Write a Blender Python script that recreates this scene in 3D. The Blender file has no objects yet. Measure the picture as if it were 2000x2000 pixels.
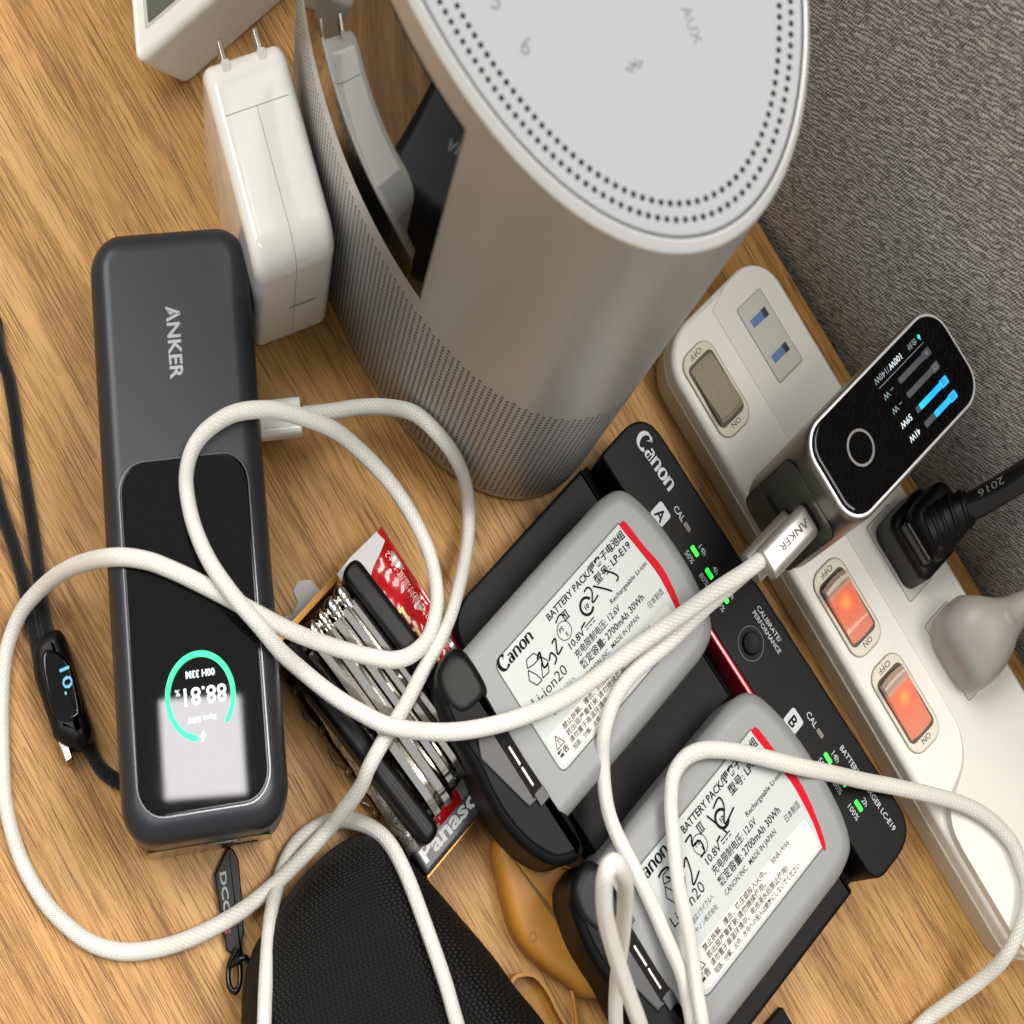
import bpy, math, random
import numpy as np
from mathutils import Matrix, Vector
random.seed(7)
S = bpy.context.scene
COL = S.collection

# The photograph is a print squeezed to 76 % of its width: the whole place is built in those
# proportions.  Sizes below are real millimetres; B() gives the place in metres.
LIN = np.array([[0.7595, 0.0, -0.1025], [0.0, 1.0, 0.0], [0.0, 0.0, 0.9875]]) * 0.001
def B(p): return np.asarray(p, float) @ LIN.T

# ------------------------------------------------------------------ camera
cd = bpy.data.cameras.new('camera'); cam = bpy.data.objects.new('camera', cd); COL.objects.link(cam)
Q = Matrix(((0.971217, -0.056939, -0.231292), (0.0, 0.971010, -0.239041), (0.238198, 0.232160, 0.943061)))
cam.matrix_world = Matrix.Translation((-0.05237, 0.0, 0.50456)) @ Q.to_4x4()
cd.sensor_width = 36.0; cd.lens = 3701.2 / 2000.0 * 36.0
cd.clip_start = 0.01; cd.clip_end = 50.0
cd.dof.use_dof = True; cd.dof.focus_distance = 0.515; cd.dof.aperture_fstop = 25.0
S.camera = cam
# ------------------------------------------------------------------ world, lamps, exposure
w = bpy.data.worlds.new('World'); S.world = w; w.use_nodes = True
bgn = w.node_tree.nodes['Background']; bgn.inputs[0].default_value = (0.60, 0.595, 0.585, 1); bgn.inputs[1].default_value = 0.80
def ceiling_lamp(name, loc, sx, sy, power, col, rz=0.0):
    l = bpy.data.lights.new(name, 'AREA'); l.shape = 'RECTANGLE'; l.size = sx; l.size_y = sy; l.energy = power; l.color = col
    o = bpy.data.objects.new(name, l); COL.objects.link(o); o.location = loc; o.rotation_euler = (0, 0, rz); return o
ceiling_lamp('ceiling_lamp', (0.53, 0.33, 1.75), 0.50, 1.25, 28.0, (1.0, 0.95, 0.89), -0.35)
ceiling_lamp('ceiling_lamp.001', (-0.82, 0.80, 1.75), 0.80, 1.25, 29.0, (1.0, 0.955, 0.90), 0.35)
ceiling_lamp('ceiling_lamp.002', (0.108, 0.238, 1.62), 0.085, 0.105, 0.64, (1.0, 0.96, 0.99), 0.1)
S.cycles.max_bounces = 5; S.cycles.diffuse_bounces = 3; S.cycles.glossy_bounces = 4; S.cycles.transmission_bounces = 4
S.cycles.use_adaptive_sampling = True; S.cycles.adaptive_threshold = 0.03; S.cycles.use_denoising = True
S.view_settings.view_transform = 'Standard'; S.view_settings.look = 'None'
S.view_settings.exposure = 0.0; S.view_settings.gamma = 1.0; S.view_settings.use_curve_mapping = False

# ------------------------------------------------------------------ materials
def srgb(h):
    h = h.lstrip('#'); c = [int(h[i:i + 2], 16) / 255 for i in (0, 2, 4)]
    return tuple((x / 12.92 if x <= 0.04045 else ((x + 0.055) / 1.055) ** 2.4) for x in c) + (1.0,)
class NT:
    def __init__(s, m): s.t = m.node_tree; s.n = s.t.nodes; s.l = s.t.links
    def add(s, typ, **kw):
        n = s.n.new(typ)
        for k, v in kw.items(): setattr(n, k, v)
        return n
    def put(s, sock, v):
        if isinstance(v, bpy.types.NodeSocket): s.l.new(v, sock)
        elif v is not None: sock.default_value = v
    def math(s, op, a, b=None, c=None, clamp=False):
        n = s.add('ShaderNodeMath', operation=op); n.use_clamp = clamp
        for i, v in enumerate((a, b, c)): s.put(n.inputs[i], v)
        return n.outputs[0]
    def comb(s, x, y, z=0.0):
        n = s.add('ShaderNodeCombineXYZ')
        for i, v in enumerate((x, y, z)): s.put(n.inputs[i], v)
        return n.outputs[0]
    def noise(s, vec, scale, detail=2.0, rough=0.5, dist=0.0):
        n = s.add('ShaderNodeTexNoise'); s.put(n.inputs['Vector'], vec)
        n.inputs['Scale'].default_value = scale; n.inputs['Detail'].default_value = detail
        n.inputs['Roughness'].default_value = rough; n.inputs['Distortion'].default_value = dist
        return n.outputs['Fac']
    def ramp(s, fac, stops):
        n = s.add('ShaderNodeValToRGB'); s.put(n.inputs[0], fac); e = n.color_ramp.elements
        while len(e) < len(stops): e.new(0.5)
        for i, (p, c) in enumerate(stops): e[i].position = p; e[i].color = c if len(c) == 4 else (*c, 1)
        return n.outputs[0]
    def mix(s, fac, a, b, mode='MIX'):
        n = s.add('ShaderNodeMix', data_type='RGBA', blend_type=mode)
        s.put(n.inputs[0], fac); s.put(n.inputs[6], a); s.put(n.inputs[7], b); return n.outputs[2]
    def smooth(s, v, a, b):
        n = s.add('ShaderNodeMapRange', interpolation_type='SMOOTHSTEP'); s.put(n.inputs[0], v)
        n.inputs[1].default_value = a; n.inputs[2].default_value = b; return n.outputs[0]
    def bump(s, h, dist, strength=1.0):
        n = s.add('ShaderNodeBump'); n.inputs['Strength'].default_value = strength
        n.inputs['Distance'].default_value = dist; s.put(n.inputs['Height'], h); return n.outputs[0]
MATS = {}
def mat(name, col, rough=0.5, metal=0.0, spec=0.5, coat=0.0, emit=None, es=0.0, grain=0.0, gscale=2500.0, var=0.0, sss=0.0, trans=0.0, alpha=1.0, aniso=0.0):
    if name in MATS: return MATS[name]
    m = bpy.data.materials.new(name); m.use_nodes = True; t = NT(m); b = m.node_tree.nodes['Principled BSDF']
    c = srgb(col) if isinstance(col, str) else col
    b.inputs['Base Color'].default_value = c; b.inputs['Roughness'].default_value = rough; b.inputs['Metallic'].default_value = metal
    b.inputs['Specular IOR Level'].default_value = spec; b.inputs['Coat Weight'].default_value = coat
    b.inputs['Coat Roughness'].default_value = 0.015
    b.inputs['Transmission Weight'].default_value = trans; b.inputs['Alpha'].default_value = alpha
    if sss: b.inputs['Subsurface Weight'].default_value = sss; b.inputs['Subsurface Scale'].default_value = 0.004; b.inputs['Subsurface Radius'].default_value = (1, .6, .35)
    if emit: b.inputs['Emission Color'].default_value = srgb(emit); b.inputs['Emission Strength'].default_value = es
    geo = t.add('ShaderNodeNewGeometry').outputs['Position']
    if grain: t.put(b.inputs['Normal'], t.bump(t.noise(geo, gscale, 2.0), grain))
    if var:
        f = t.noise(geo, 70.0, 5.0, 0.6)
        t.put(b.inputs['Roughness'], t.math('MULTIPLY_ADD', f, var, rough - var * 0.5))
        t.put(b.inputs['Base Color'], t.mix(t.noise(geo, 22.0, 3.0), c, tuple(x * (1 - 0.25 * min(1, var * 2)) for x in c[:3]) + (1,)))
    MATS[name] = m; return m
def quiet():
    for m_ in bpy.data.materials: m_.cycles.emission_sampling = 'NONE'
def uvsplit(t):
    u = t.add('ShaderNodeUVMap'); sp = t.add('ShaderNodeSeparateXYZ'); t.l.new(u.outputs[0], sp.inputs[0]); return sp.outputs[0], sp.outputs[1]
def newmat(name):
    m = bpy.data.materials.new(name); m.use_nodes = True; MATS[name] = m
    return m, NT(m), m.node_tree.nodes['Principled BSDF']

def oak():      # uv in mm: u along the grain, v across
    m, t, b = newmat('oak_veneer'); u, v = uvsplit(t)
    warp = t.noise(t.comb(t.math('MULTIPLY', u, 0.010), t.math('MULTIPLY', v, 0.035)), 1.0, 2.0)
    vw = t.math('MULTIPLY_ADD', t.math('SUBTRACT', warp, 0.5), 16.0, v)
    uw = t.math('MULTIPLY_ADD', t.math('SUBTRACT', t.noise(t.comb(t.math('MULTIPLY', u, .03), t.math('MULTIPLY', v, .25)), 1.0, 3.0), .5), 40.0, u)
    rings = t.noise(t.comb(t.math('MULTIPLY', uw, 0.0055), t.math('MULTIPLY', vw, 0.075)), 1.0, 2.0, 0.5)
    fine = t.noise(t.comb(t.math('MULTIPLY', u, 0.03), t.math('MULTIPLY', v, 1.3)), 1.0, 3.0, 0.65)
    zig = t.noise(t.comb(t.math('MULTIPLY', uw, 0.016), t.math('MULTIPLY', vw, 0.14), 3.1), 1.0, 3.0, 0.6)
    base = t.ramp(rings, [(0.28, srgb('#a6743a')), (0.42, srgb('#b58447')), (0.54, srgb('#c09050')), (0.70, srgb('#cb9c60'))])
    base = t.mix(t.math('MULTIPLY', t.smooth(zig, 0.51, 0.57), 0.17), base, srgb('#8c5a2b'))
    base = t.mix(t.math('MULTIPLY', t.smooth(fine, 0.42, 0.68), 0.38), base, srgb('#cba36c'))
    # open pores: thin dark strokes along the grain, thicker in some belts
    p1 = t.noise(t.comb(t.math('MULTIPLY', u, 0.042), t.math('MULTIPLY', v, 3.6), 7.7), 1.0, 0.0, 0.5)
    p2 = t.noise(t.comb(t.math('MULTIPLY', u, 0.07), t.math('MULTIPLY', v, 5.0), 1.2), 1.0, 0.0, 0.5)
    belt = t.math('MULTIPLY', t.math('SUBTRACT', rings, 0.5), 0.30)
    pores = t.math('MAXIMUM', t.smooth(t.math('SUBTRACT', p1, belt), 0.66, 0.69), t.math('MULTIPLY', t.smooth(t.math('SUBTRACT', p2, belt), 0.665, 0.695), 0.8))
    base = t.mix(t.math('MULTIPLY', pores, 0.66), base, srgb('#54331a'))
    t.put(b.inputs['Base Color'], base)
    t.put(b.inputs['Roughness'], t.math('MULTIPLY_ADD', fine, 0.2, 0.36)); b.inputs['Specular IOR Level'].default_value = 0.38
    t.put(b.inputs['Normal'], t.bump(t.math('MULTIPLY', pores, -1.0), 0.00012)); return m
def upholstery():   # partition cloth, uv in mm
    m, t, b = newmat('grey_woven_cloth'); u, v = uvsplit(t)
    wob = t.math('MULTIPLY_ADD', t.math('SUBTRACT', t.noise(t.comb(t.math('MULTIPLY', u, .22), t.math('MULTIPLY', v, .30)), 1.0, 3.0), .5), 3.4, v)
    big = t.noise(t.comb(t.math('MULTIPLY', u, 0.34), t.math('MULTIPLY', wob, 0.95)), 1.0, 2.0, 0.6)
    row = t.math('SINE', t.math('MULTIPLY', wob, 4.6))
    yarn = t.math('MULTIPLY', t.math('SINE', t.math('MULTIPLY_ADD', u, 7.4, t.math('MULTIPLY', v, 2.4))), t.math('SINE', t.math('MULTIPLY_ADD', v, 8.8, t.math('MULTIPLY', u, 0.7))))
    ridge = t.math('MULTIPLY_ADD', row, 0.5, 0.5)
    stitch = t.math('MULTIPLY_ADD', t.math('SINE', t.math('MULTIPLY_ADD', u, 5.6, t.math('MULTIPLY', wob, 2.1))), 0.28, 0.72)
    h = t.math('ADD', t.math('MULTIPLY', t.math('MULTIPLY', ridge, stitch), t.smooth(big, 0.34, 0.56)), t.math('MULTIPLY_ADD', yarn, 0.30, 0.22))
    col = t.ramp(h, [(0.04, srgb('#413c38')), (0.32, srgb('#a39e98')), (0.68, srgb('#e0dcd6')), (1.0, srgb('#f4f1ec'))])
    t.put(b.inputs['Base Color'], col); b.inputs['Roughness'].default_value = 0.9; b.inputs['Specular IOR Level'].default_value = 0.15
    t.put(b.inputs['Normal'], t.bump(h, 0.0005)); return m
def braid(name, dark, light, pitch, turns, dist):   # uv: u mm along, v 0..1 round
    m, t, b = newmat(name); u, v = uvsplit(t)
    a1 = t.math('SINE', t.math('MULTIPLY_ADD', v, 6.28318 * turns, t.math('MULTIPLY', u, 6.28318 / pitch)))
    a2 = t.math('SINE', t.math('MULTIPLY_ADD', v, 6.28318 * turns, t.math('MULTIPLY', u, -6.28318 / pitch)))
    sel = t.math('GREATER_THAN', t.math('SINE', t.math('MULTIPLY', v, 6.28318 * turns)), 0.0)
    h = t.math('MAXIMUM', t.math('MULTIPLY', a1, a1), t.math('MULTIPLY', a2, t.math('MULTIPLY_ADD', sel, 0.5, 0.5)))
    h = t.math('MULTIPLY_ADD', h, 0.5, 0.5)
    geo = t.add('ShaderNodeNewGeometry').outputs['Position']; dirt = t.noise(geo, 45.0, 4.0, 0.6)
    col = t.ramp(h, [(0.45, srgb(dark)), (0.9, srgb(light))])
    col = t.mix(t.math('MULTIPLY', t.smooth(dirt, 0.42, 0.75), 0.4), col, srgb(dark))
    t.put(b.inputs['Base Color'], col); b.inputs['Roughness'].default_value = 0.75; b.inputs['Specular IOR Level'].default_value = 0.25
    b.inputs['Sheen Weight'].default_value = 0.15
    t.put(b.inputs['Normal'], t.bump(h, dist)); return m
def knit():     # black sports mesh, uv mm
    m, t, b = newmat('black_knit_mesh'); u, v = uvsplit(t)
    r = t.math('SINE', t.math('MULTIPLY', v, 2.7))
    ph = t.math('MULTIPLY', t.math('SIGN', r), 1.1)
    c = t.math('SINE', t.math('ADD', t.math('MULTIPLY', u, 3.5), ph))
    h = t.math('MULTIPLY', t.math('ABSOLUTE', r), t.math('MULTIPLY_ADD', c, 0.5, 0.5))
    t.put(b.inputs['Base Color'], t.ramp(h, [(0.05, srgb('#040404')), (0.8, srgb('#181817'))]))
    b.inputs['Roughness'].default_value = 0.62; b.inputs['Specular IOR Level'].default_value = 0.3
    t.put(b.inputs['Normal'], t.bump(h, 0.0005)); return m
def brushed(name, col, rough, metal, streak=0.0):
    m, t, b = newmat(name); geo = t.add('ShaderNodeNewGeometry').outputs['Position']
    b.inputs['Base Color'].default_value = srgb(col); b.inputs['Metallic'].default_value = metal
    n = t.noise(geo, 5200.0, 1.0); t.put(b.inputs['Normal'], t.bump(n, 0.00002))
    t.put(b.inputs['Roughness'], t.math('MULTIPLY_ADD', t.noise(geo, 35.0, 4.0), 0.04, rough - 0.02)); return m
M_OAK = oak(); M_CLOTH = upholstery(); M_KNIT = knit()
M_WCABLE = braid('white_braid', '#cbc9be', '#f4f3ed', 1.75, 10, 0.00026)
M_BCABLE = braid('black_braid', '#020202', '#101012', 2.2, 6, 0.0004)
M_ALU = brushed('satin_aluminium', '#b3b3b0', 0.40, 0.45)
M_RIM = brushed('bright_aluminium', '#d9dad9', 0.30, 0.4)
M_TOPP = mat('pale_grey_plastic', '#999c9e', 0.62, spec=0.15, grain=0.000006)
M_WGLOSS = mat('glossy_white_plastic', '#efeee8', 0.10, coat=0.4, spec=0.5)
M_WMATT = mat('matt_white_plastic', '#f1efe8', 0.42, grain=0.00001, var=0.07)
M_CREAM = mat('cream_plastic', '#d9d2be', 0.35)
M_GUN = mat('gunmetal_paint', '#36383d', 0.38, metal=0.55, grain=0.000018, gscale=6000)
M_GLASSB = mat('black_glass', '#030303', 0.022, spec=0.42, var=0.022)
M_GLASSS = mat('tinted_display_glass', '#050506', 0.03, spec=0.22)
M_BLK = mat('matt_black_plastic', '#08080a', 0.55, spec=0.22, grain=0.00003, gscale=3500, var=0.12)
M_BLKG = mat('gloss_black_plastic', '#0b0b0c', 0.16)
M_DARK = mat('black_void', '#030303', 0.9)
M_SEAM = mat('seam_shadow_gap', '#8b877c', 0.8)
M_GREYB = mat('grey_battery_shell', '#868888', 0.46, grain=0.00002, gscale=3000)
M_LABEL = mat('silver_label', '#b4bab8', 0.5, metal=0.12, spec=0.3)
M_PAPER = mat('white_label', '#d9d8d2', 0.6, spec=.2)
M_RED = mat('red_print', '#c80522', 0.6, spec=.15)
M_REDT = mat('red_clear_plastic', '#b0152c', 0.12, coat=0.4)
M_INK = mat('black_ink', '#141516', 0.7, spec=.1)
M_MARK = mat('felt_pen_ink', '#0c0e10', 0.7, spec=.1)
M_PRNT = mat('pale_print', '#c5cdd0', 0.5)
M_PRNTG = mat('grey_print', '#8e979b', 0.5)
M_CHROME = mat('chrome', '#e4e2dc', 0.12, metal=1.0)
M_STEEL = mat('nickel_steel', '#b5ada0', 0.22, metal=1.0)
M_GREEN = mat('green_led', '#27e03a', 0.3, emit='#1dff35', es=1.6)
M_LEDOFF = mat('led_off', '#6d665b', 0.3)
M_AMBER = mat('amber_plastic', '#bd832f', 0.46, sss=0.3, grain=0.00002, gscale=1500)
M_RUB = mat('black_rubber', '#060607', 0.45, spec=.28, grain=0.00002)
M_GPLUG = mat('grey_plug_vinyl', '#a19e98', 0.38, grain=0.000015)
M_BLUE = mat('blue_shutter', '#6d8fc2', 0.35)
M_PLATE = mat('pale_grey_outlet', '#d3d2c9', 0.4)
M_SILVERC = brushed('silver_connector', '#bdbbb6', 0.40, 0.8)
M_SPACE = brushed('space_grey_shell', '#77736c', 0.34, 0.75)
M_SMOKE = mat('smoked_plastic', '#514f49', 0.24, coat=0.2)
M_WHITEG = mat('white_glow', '#dfe8ee', 0.4, emit='#dfeef8', es=0.95)
M_DIMG = mat('dim_glow', '#7f8d92', 0.4, emit='#9fb1b8', es=0.35)
M_GREYBAR = mat('grey_bar_glow', '#3b3e44', 0.4, emit='#4a4e55', es=0.35)
M_RINGG = mat('grey_touch_ring', '#6f6d6b', 0.5, emit='#8c8987', es=0.12)
M_DKINK = mat('navy_ink', '#0d2b3c', 0.5)
M_TEAL = mat('teal_glow', '#46c8c0', 0.4, emit='#46d8cc', es=0.6)
M_BLUEDIG = mat('blue_digit_glow', '#5aa6c8', 0.4, emit='#62b4d8', es=0.45)
M_FOIL = mat('silver_foil', '#3f4046', 0.35, metal=0.2)
M_GOLD = mat('gold_foil', '#94682a', 0.3, metal=0.6)
M_REDF = mat('red_film', '#b3121a', 0.18, coat=0.6)
M_PAPERT = mat('torn_paper', '#c8c5c6', 0.7)
M_TRAY = mat('brown_clear_tray', '#7a5b3a', 0.12, coat=0.5, alpha=0.72)
M_GUNB = mat('dark_end_plastic', '#0d0c0b', 0.14)
M_CLEARS = mat('clear_switch', '#9c917a', 0.14, coat=0.5)
M_LCD = mat('lcd_grey', '#565a50', 0.25)
def grad_emit(name, base, c0, c1, es, r):      # glow that is hottest at the little lamp inside; uv 0..1
    m, t, b = newmat(name); u, v = uvsplit(t)
    d = t.math('SQRT', t.math('ADD', t.math('POWER', t.math('SUBTRACT', u, 0.42), 2.0), t.math('POWER', t.math('MULTIPLY', t.math('SUBTRACT', v, 0.5), 0.55), 2.0)))
    t.put(b.inputs['Base Color'], t.mix(t.smooth(u, 0.26, 0.20), srgb(base), srgb('#d9b9a4'))); b.inputs['Roughness'].default_value = 0.12; b.inputs['Coat Weight'].default_value = 0.4
    t.put(b.inputs['Emission Color'], t.ramp(t.math('DIVIDE', d, r), [(0.05, srgb(c0)), (0.30, srgb(c1)), (1.0, srgb(base))]))
    t.put(b.inputs['Emission Strength'], t.math('MULTIPLY', t.math('MULTIPLY_ADD', t.smooth(d, r * 0.4, 0.0), es, 0.42), t.smooth(u, 0.14, 0.27)))
    ln = t.math('SINE', t.math('MULTIPLY', v, 95.0)); ln2 = t.math('SINE', t.math('MULTIPLY', u, 190.0))
    t.put(b.inputs['Normal'], t.bump(t.math('MULTIPLY', ln, ln2), 0.00012)); return m
M_NEON = grad_emit('orange_neon_lens', '#e08a70', '#ff7a10', '#ff5a30', 0.9, 0.5)
def ribbed(name, base, rough):
    m, t, b = newmat(name); u, v = uvsplit(t)
    ln = t.math('SINE', t.math('MULTIPLY', v, 95.0)); ln2 = t.math('SINE', t.math('MULTIPLY', u, 190.0))
    h = t.math('MULTIPLY', ln, ln2)
    t.put(b.inputs['Base Color'], t.ramp(t.math('MULTIPLY_ADD', h, .5, .5), [(0.1, srgb('#6f6654')), (0.8, srgb(base))]))
    b.inputs['Roughness'].default_value = rough; b.inputs['Specular IOR Level'].default_value = 0.3
    t.put(b.inputs['Normal'], t.bump(h, 0.00008)); return m
M_RIBCLEAR = ribbed('ribbed_clear_lens', '#cfc5ad', 0.35)
def blue_bar():
    m, t, b = newmat('blue_bar_glow'); u, v = uvsplit(t)
    c = t.ramp(u, [(0.0, srgb('#1fa4e8')), (0.5, srgb('#0d93ef')), (1.0, srgb('#16b6d8'))])
    t.put(b.inputs['Base Color'], c); t.put(b.inputs['Emission Color'], c); b.inputs['Emission Strength'].default_value = 0.75; return m
M_BLUEBAR = blue_bar()
def band_foil():
    m, t, b = newmat('printed_foil'); u, v = uvsplit(t)
    def band(a0, a1): return t.math('MULTIPLY', t.math('GREATER_THAN', v, a0), t.math('LESS_THAN', v, a1))
    wob = t.noise(t.comb(t.math('MULTIPLY', u, .6), t.math('MULTIPLY', v, 2.2)), 1.0, 3.0)
    c = t.mix(t.math('MULTIPLY', band(-20.6, -15.2), t.smooth(t.math('SINE', t.math('MULTIPLY_ADD', u, 0.4304, 1.0)), 0.1, 0.5)), srgb('#c4c1ba'), srgb('#a56b1c'))
    c = t.mix(t.math('MULTIPLY', t.math('GREATER_THAN', v, -15.0), t.smooth(wob, .30, .42)), c, srgb('#9d1119'))
    c = t.mix(t.math('MULTIPLY', t.smooth(wob, .56, .60), 0.8), c, srgb('#2a2622'))
    t.put(b.inputs['Base Color'], c); b.inputs['Metallic'].default_value = 0.4; b.inputs['Roughness'].default_value = 0.2; b.inputs['Coat Weight'].default_value = 0.7
    t.put(b.inputs['Normal'], t.bump(t.noise(t.comb(t.math('MULTIPLY', u, .35), t.math('MULTIPLY', v, .5)), 1.0, 3.0), 0.0012)); return m
M_BAND = band_foil()
M_RINGGRN = mat('green_ring_glow', '#11d98a', 0.4, emit='#06e884', es=1.0)
M_CELL = mat('cell_shell', '#bdbab3', 0.22, metal=0.45, coat=0.5)
M_YELP = mat('yellow_print', '#d9c98a', 0.4)

# ------------------------------------------------------------------ geometry helpers (millimetres)
class Fr:
    def __init__(s, o=(0, 0, 0), yaw=0.0, ax=None):
        s.o = np.array(o, float) if len(o) == 3 else np.array([*o, 0.0])
        c, n = math.cos(yaw), math.sin(yaw)
        s.m = np.array([[c, -n, 0], [n, c, 0], [0, 0, 1.0]]) if ax is None else np.array(ax, float).T
    def __call__(s, p): return np.asarray(p, float) @ s.m.T + s.o
    def sub(s, o, right, up, nrm=None):      # a frame inside this one
        r = np.array(right, float); u = np.array(up, float); n = np.cross(r, u) if nrm is None else np.array(nrm, float)
        f = Fr(s(np.array(o, float))); f.m = s.m @ np.stack([r, u, n], 1); return f
WORLD = Fr()
class MB:
    def __init__(s): s.v = []; s.f = []; s.uv = []; s.n = 0
    def add(s, v, f, uv=None):
        v = np.asarray(v, float).reshape(-1, 3); s.v.append(v)
        s.f += [tuple(i + s.n for i in q) for q in f]
        s.uv.append(np.zeros((len(v), 2)) if uv is None else np.asarray(uv, float)); s.n += len(v); return s
    def loft(s, rings, cap0=True, cap1=True, closed=True, uvs=None):
        n = len(rings[0]); k = len(rings); f = []
        for i in range(k - 1):
            for j in range(n if closed else n - 1):
                a, b = i * n + j, i * n + (j + 1) % n; f.append((a, b, b + n, a + n))
        if cap0: f.append(tuple(range(n - 1, -1, -1)))
        if cap1: f.append(tuple((k - 1) * n + j for j in range(n)))
        return s.add(np.concatenate([np.asarray(r, float) for r in rings]), f, uvs)
    def slab(s, x0, x1, y0, y1, r, z0, z1, bt=0.0, bb=0.0, seg=4, cs=6):
        n0 = len(rrect(x0, x1, y0, y1, r, cs))
        def ring(i, z):
            q = rrect(x0 + i, x1 - i, y0 + i, y1 - i, max(r - i, 1.51 if r > 1.5 else 0.05), cs); assert len(q) == n0
            return [(x, y, z) for x, y in q]
        R = []
        if bb > 0:
            for k in range(seg + 1):
                a = math.pi / 2 * k / seg; R.append(ring(bb * (1 - math.sin(a)), z0 + bb * (1 - math.cos(a))))
        else: R.append(ring(0, z0))
        lip = 0.08 * (z1 - z0 - bt - bb)                          # keeps the side walls flat
        if bb > 0 and lip > 0: R.append(ring(0, z0 + bb + lip))
        if bt > 0 and lip > 0: R.append(ring(0, z1 - bt - lip))
        if bt > 0:
            for k in range(seg + 1):
                a = math.pi / 2 * k / seg; R.append(ring(bt * (1 - math.cos(a)), z1 - bt * (1 - math.sin(a))))
            R.append(ring(bt + min(0.5, bt * 0.6), z1))          # flat lip, keeps the top face flat
        else: R.append(ring(0, z1))
        return s.loft(R)
    def prism(s, pts, z0, z1, bt=0.0, bb=0.0, seg=4):
        pts = ccw(np.asarray(pts, float))
        R = []
        def ring(i, z): q = inset(pts, i); return np.column_stack([q, np.full(len(q), z)])
        if bb > 0:
            for k in range(seg + 1):
                a = math.pi / 2 * k / seg; R.append(ring(bb * (1 - math.sin(a)), z0 + bb * (1 - math.cos(a))))
        else: R.append(ring(0, z0))
        lip = 0.08 * (z1 - z0 - bt - bb)                          # keeps the side walls flat
        if bb > 0 and lip > 0: R.append(ring(0, z0 + bb + lip))
        if bt > 0 and lip > 0: R.append(ring(0, z1 - bt - lip))
        if bt > 0:
            for k in range(seg + 1):
                a = math.pi / 2 * k / seg; R.append(ring(bt * (1 - math.cos(a)), z1 - bt * (1 - math.sin(a))))
            R.append(ring(bt + min(0.5, bt * 0.6), z1))          # flat lip, keeps the top face flat
        else: R.append(ring(0, z1))
        return s.loft(R)
    def dome(s, pts, z0, z1, reach=0.75, seg=8):      # rounded lump: rings drawn in towards the middle
        P = ccw(np.asarray(pts, float)); c = P.mean(0); R = [np.column_stack([P, np.full(len(P), z0)])]
        for k in range(seg + 1):
            a = math.pi / 2 * k / seg; t = reach * (1 - math.cos(a)); q = P + (c - P) * t; R.append(np.column_stack([q, np.full(len(q), z0 + (z1 - z0) * (0.35 + 0.65 * math.sin(a)))]))
        for t in (0.5 * (1 + reach), 0.97): R.append(np.column_stack([P + (c - P) * t, np.full(len(P), z1)]))
        return s.loft(R)
    def flat(s, pts, z):
        pts = ccw(np.asarray(pts, float)); return s.add(np.column_stack([pts, np.full(len(pts), z)]), [tuple(range(len(pts)))])
    def tube(s, pts, rad, n=12, caps=True, ell=None):
        P = np.asarray(pts, float); T = np.gradient(P, axis=0); T /= np.linalg.norm(T, axis=1)[:, None] + 1e-12
        up = np.array([0, 0, 1.0]) if abs(T[0][2]) < 0.9 else np.array([1.0, 0, 0])
        N = np.cross(T[0], up); N /= np.linalg.norm(N); R = []; uv = []; L = 0.0
        rad = np.broadcast_to(np.asarray(rad, float), (len(P),))
        for i in range(len(P)):
            N = N - T[i] * (N @ T[i]); N /= np.linalg.norm(N); Bn = np.cross(T[i], N)
            if i: L += np.linalg.norm(P[i] - P[i - 1])
            a = np.linspace(0, 2 * math.pi, n + 1)
            e = 1.0 if ell is None else ell
            R.append(P[i] + rad[i] * (np.cos(a)[:, None] * N + e * np.sin(a)[:, None] * Bn)); uv += [(L, k / n) for k in range(n + 1)]
        return s.loft(R, caps, caps, closed=False, uvs=uv)
    def strip(s, pts, width, z, nib=None):       # flat pen stroke
        P = np.asarray(pts, float); T = np.gradient(P, axis=0); T /= np.linalg.norm(T, axis=1)[:, None] + 1e-9
        N = np.column_stack([-T[:, 1], T[:, 0]])
        wd = np.full(len(P), width / 2) if nib is None else (nib[0] + (nib[1] - nib[0]) * np.abs(T[:, 1])) / 2
        a = P + N * wd[:, None]; b = P - N * wd[:, None]; n = len(P)
        v = np.concatenate([np.column_stack([a, np.full(n, z)]), np.column_stack([b, np.full(n, z)])])
        return s.add(v, [(i + n, i + n + 1, i + 1, i) for i in range(n - 1)])
    def box(s, x0, x1, y0, y1, z0, z1):
        return s.loft([[(x0, y0, z0), (x1, y0, z0), (x1, y1, z0), (x0, y1, z0)], [(x0, y0, z1), (x1, y0, z1), (x1, y1, z1), (x0, y1, z1)]])
    def text(s, body, size, x=0, y=0, z=0, width=None, bold=0.0, align='LEFT', rot=0.0):
        v, f = glyphs(body, bold)
        if not len(v): return s
        v = v * size
        x0, x1 = v[:, 0].min(), v[:, 0].max()
        if width: v[:, 0] = (v[:, 0] - x0) * width / (x1 - x0)
        if align == 'CENTER': v[:, 0] -= (v[:, 0].min() + v[:, 0].max()) / 2
        c, n = math.cos(rot), math.sin(rot)
        v = np.column_stack([v[:, 0] * c - v[:, 1] * n + x, v[:, 0] * n + v[:, 1] * c + y, np.full(len(v), z)])
        return s.add(v, f)
    def xf(s, fr):                                # move everything so far into another local frame
        s.v = [fr(np.concatenate(s.v))] if s.v else []; s.uv = [np.concatenate(s.uv)] if s.uv else []; return s
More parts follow.
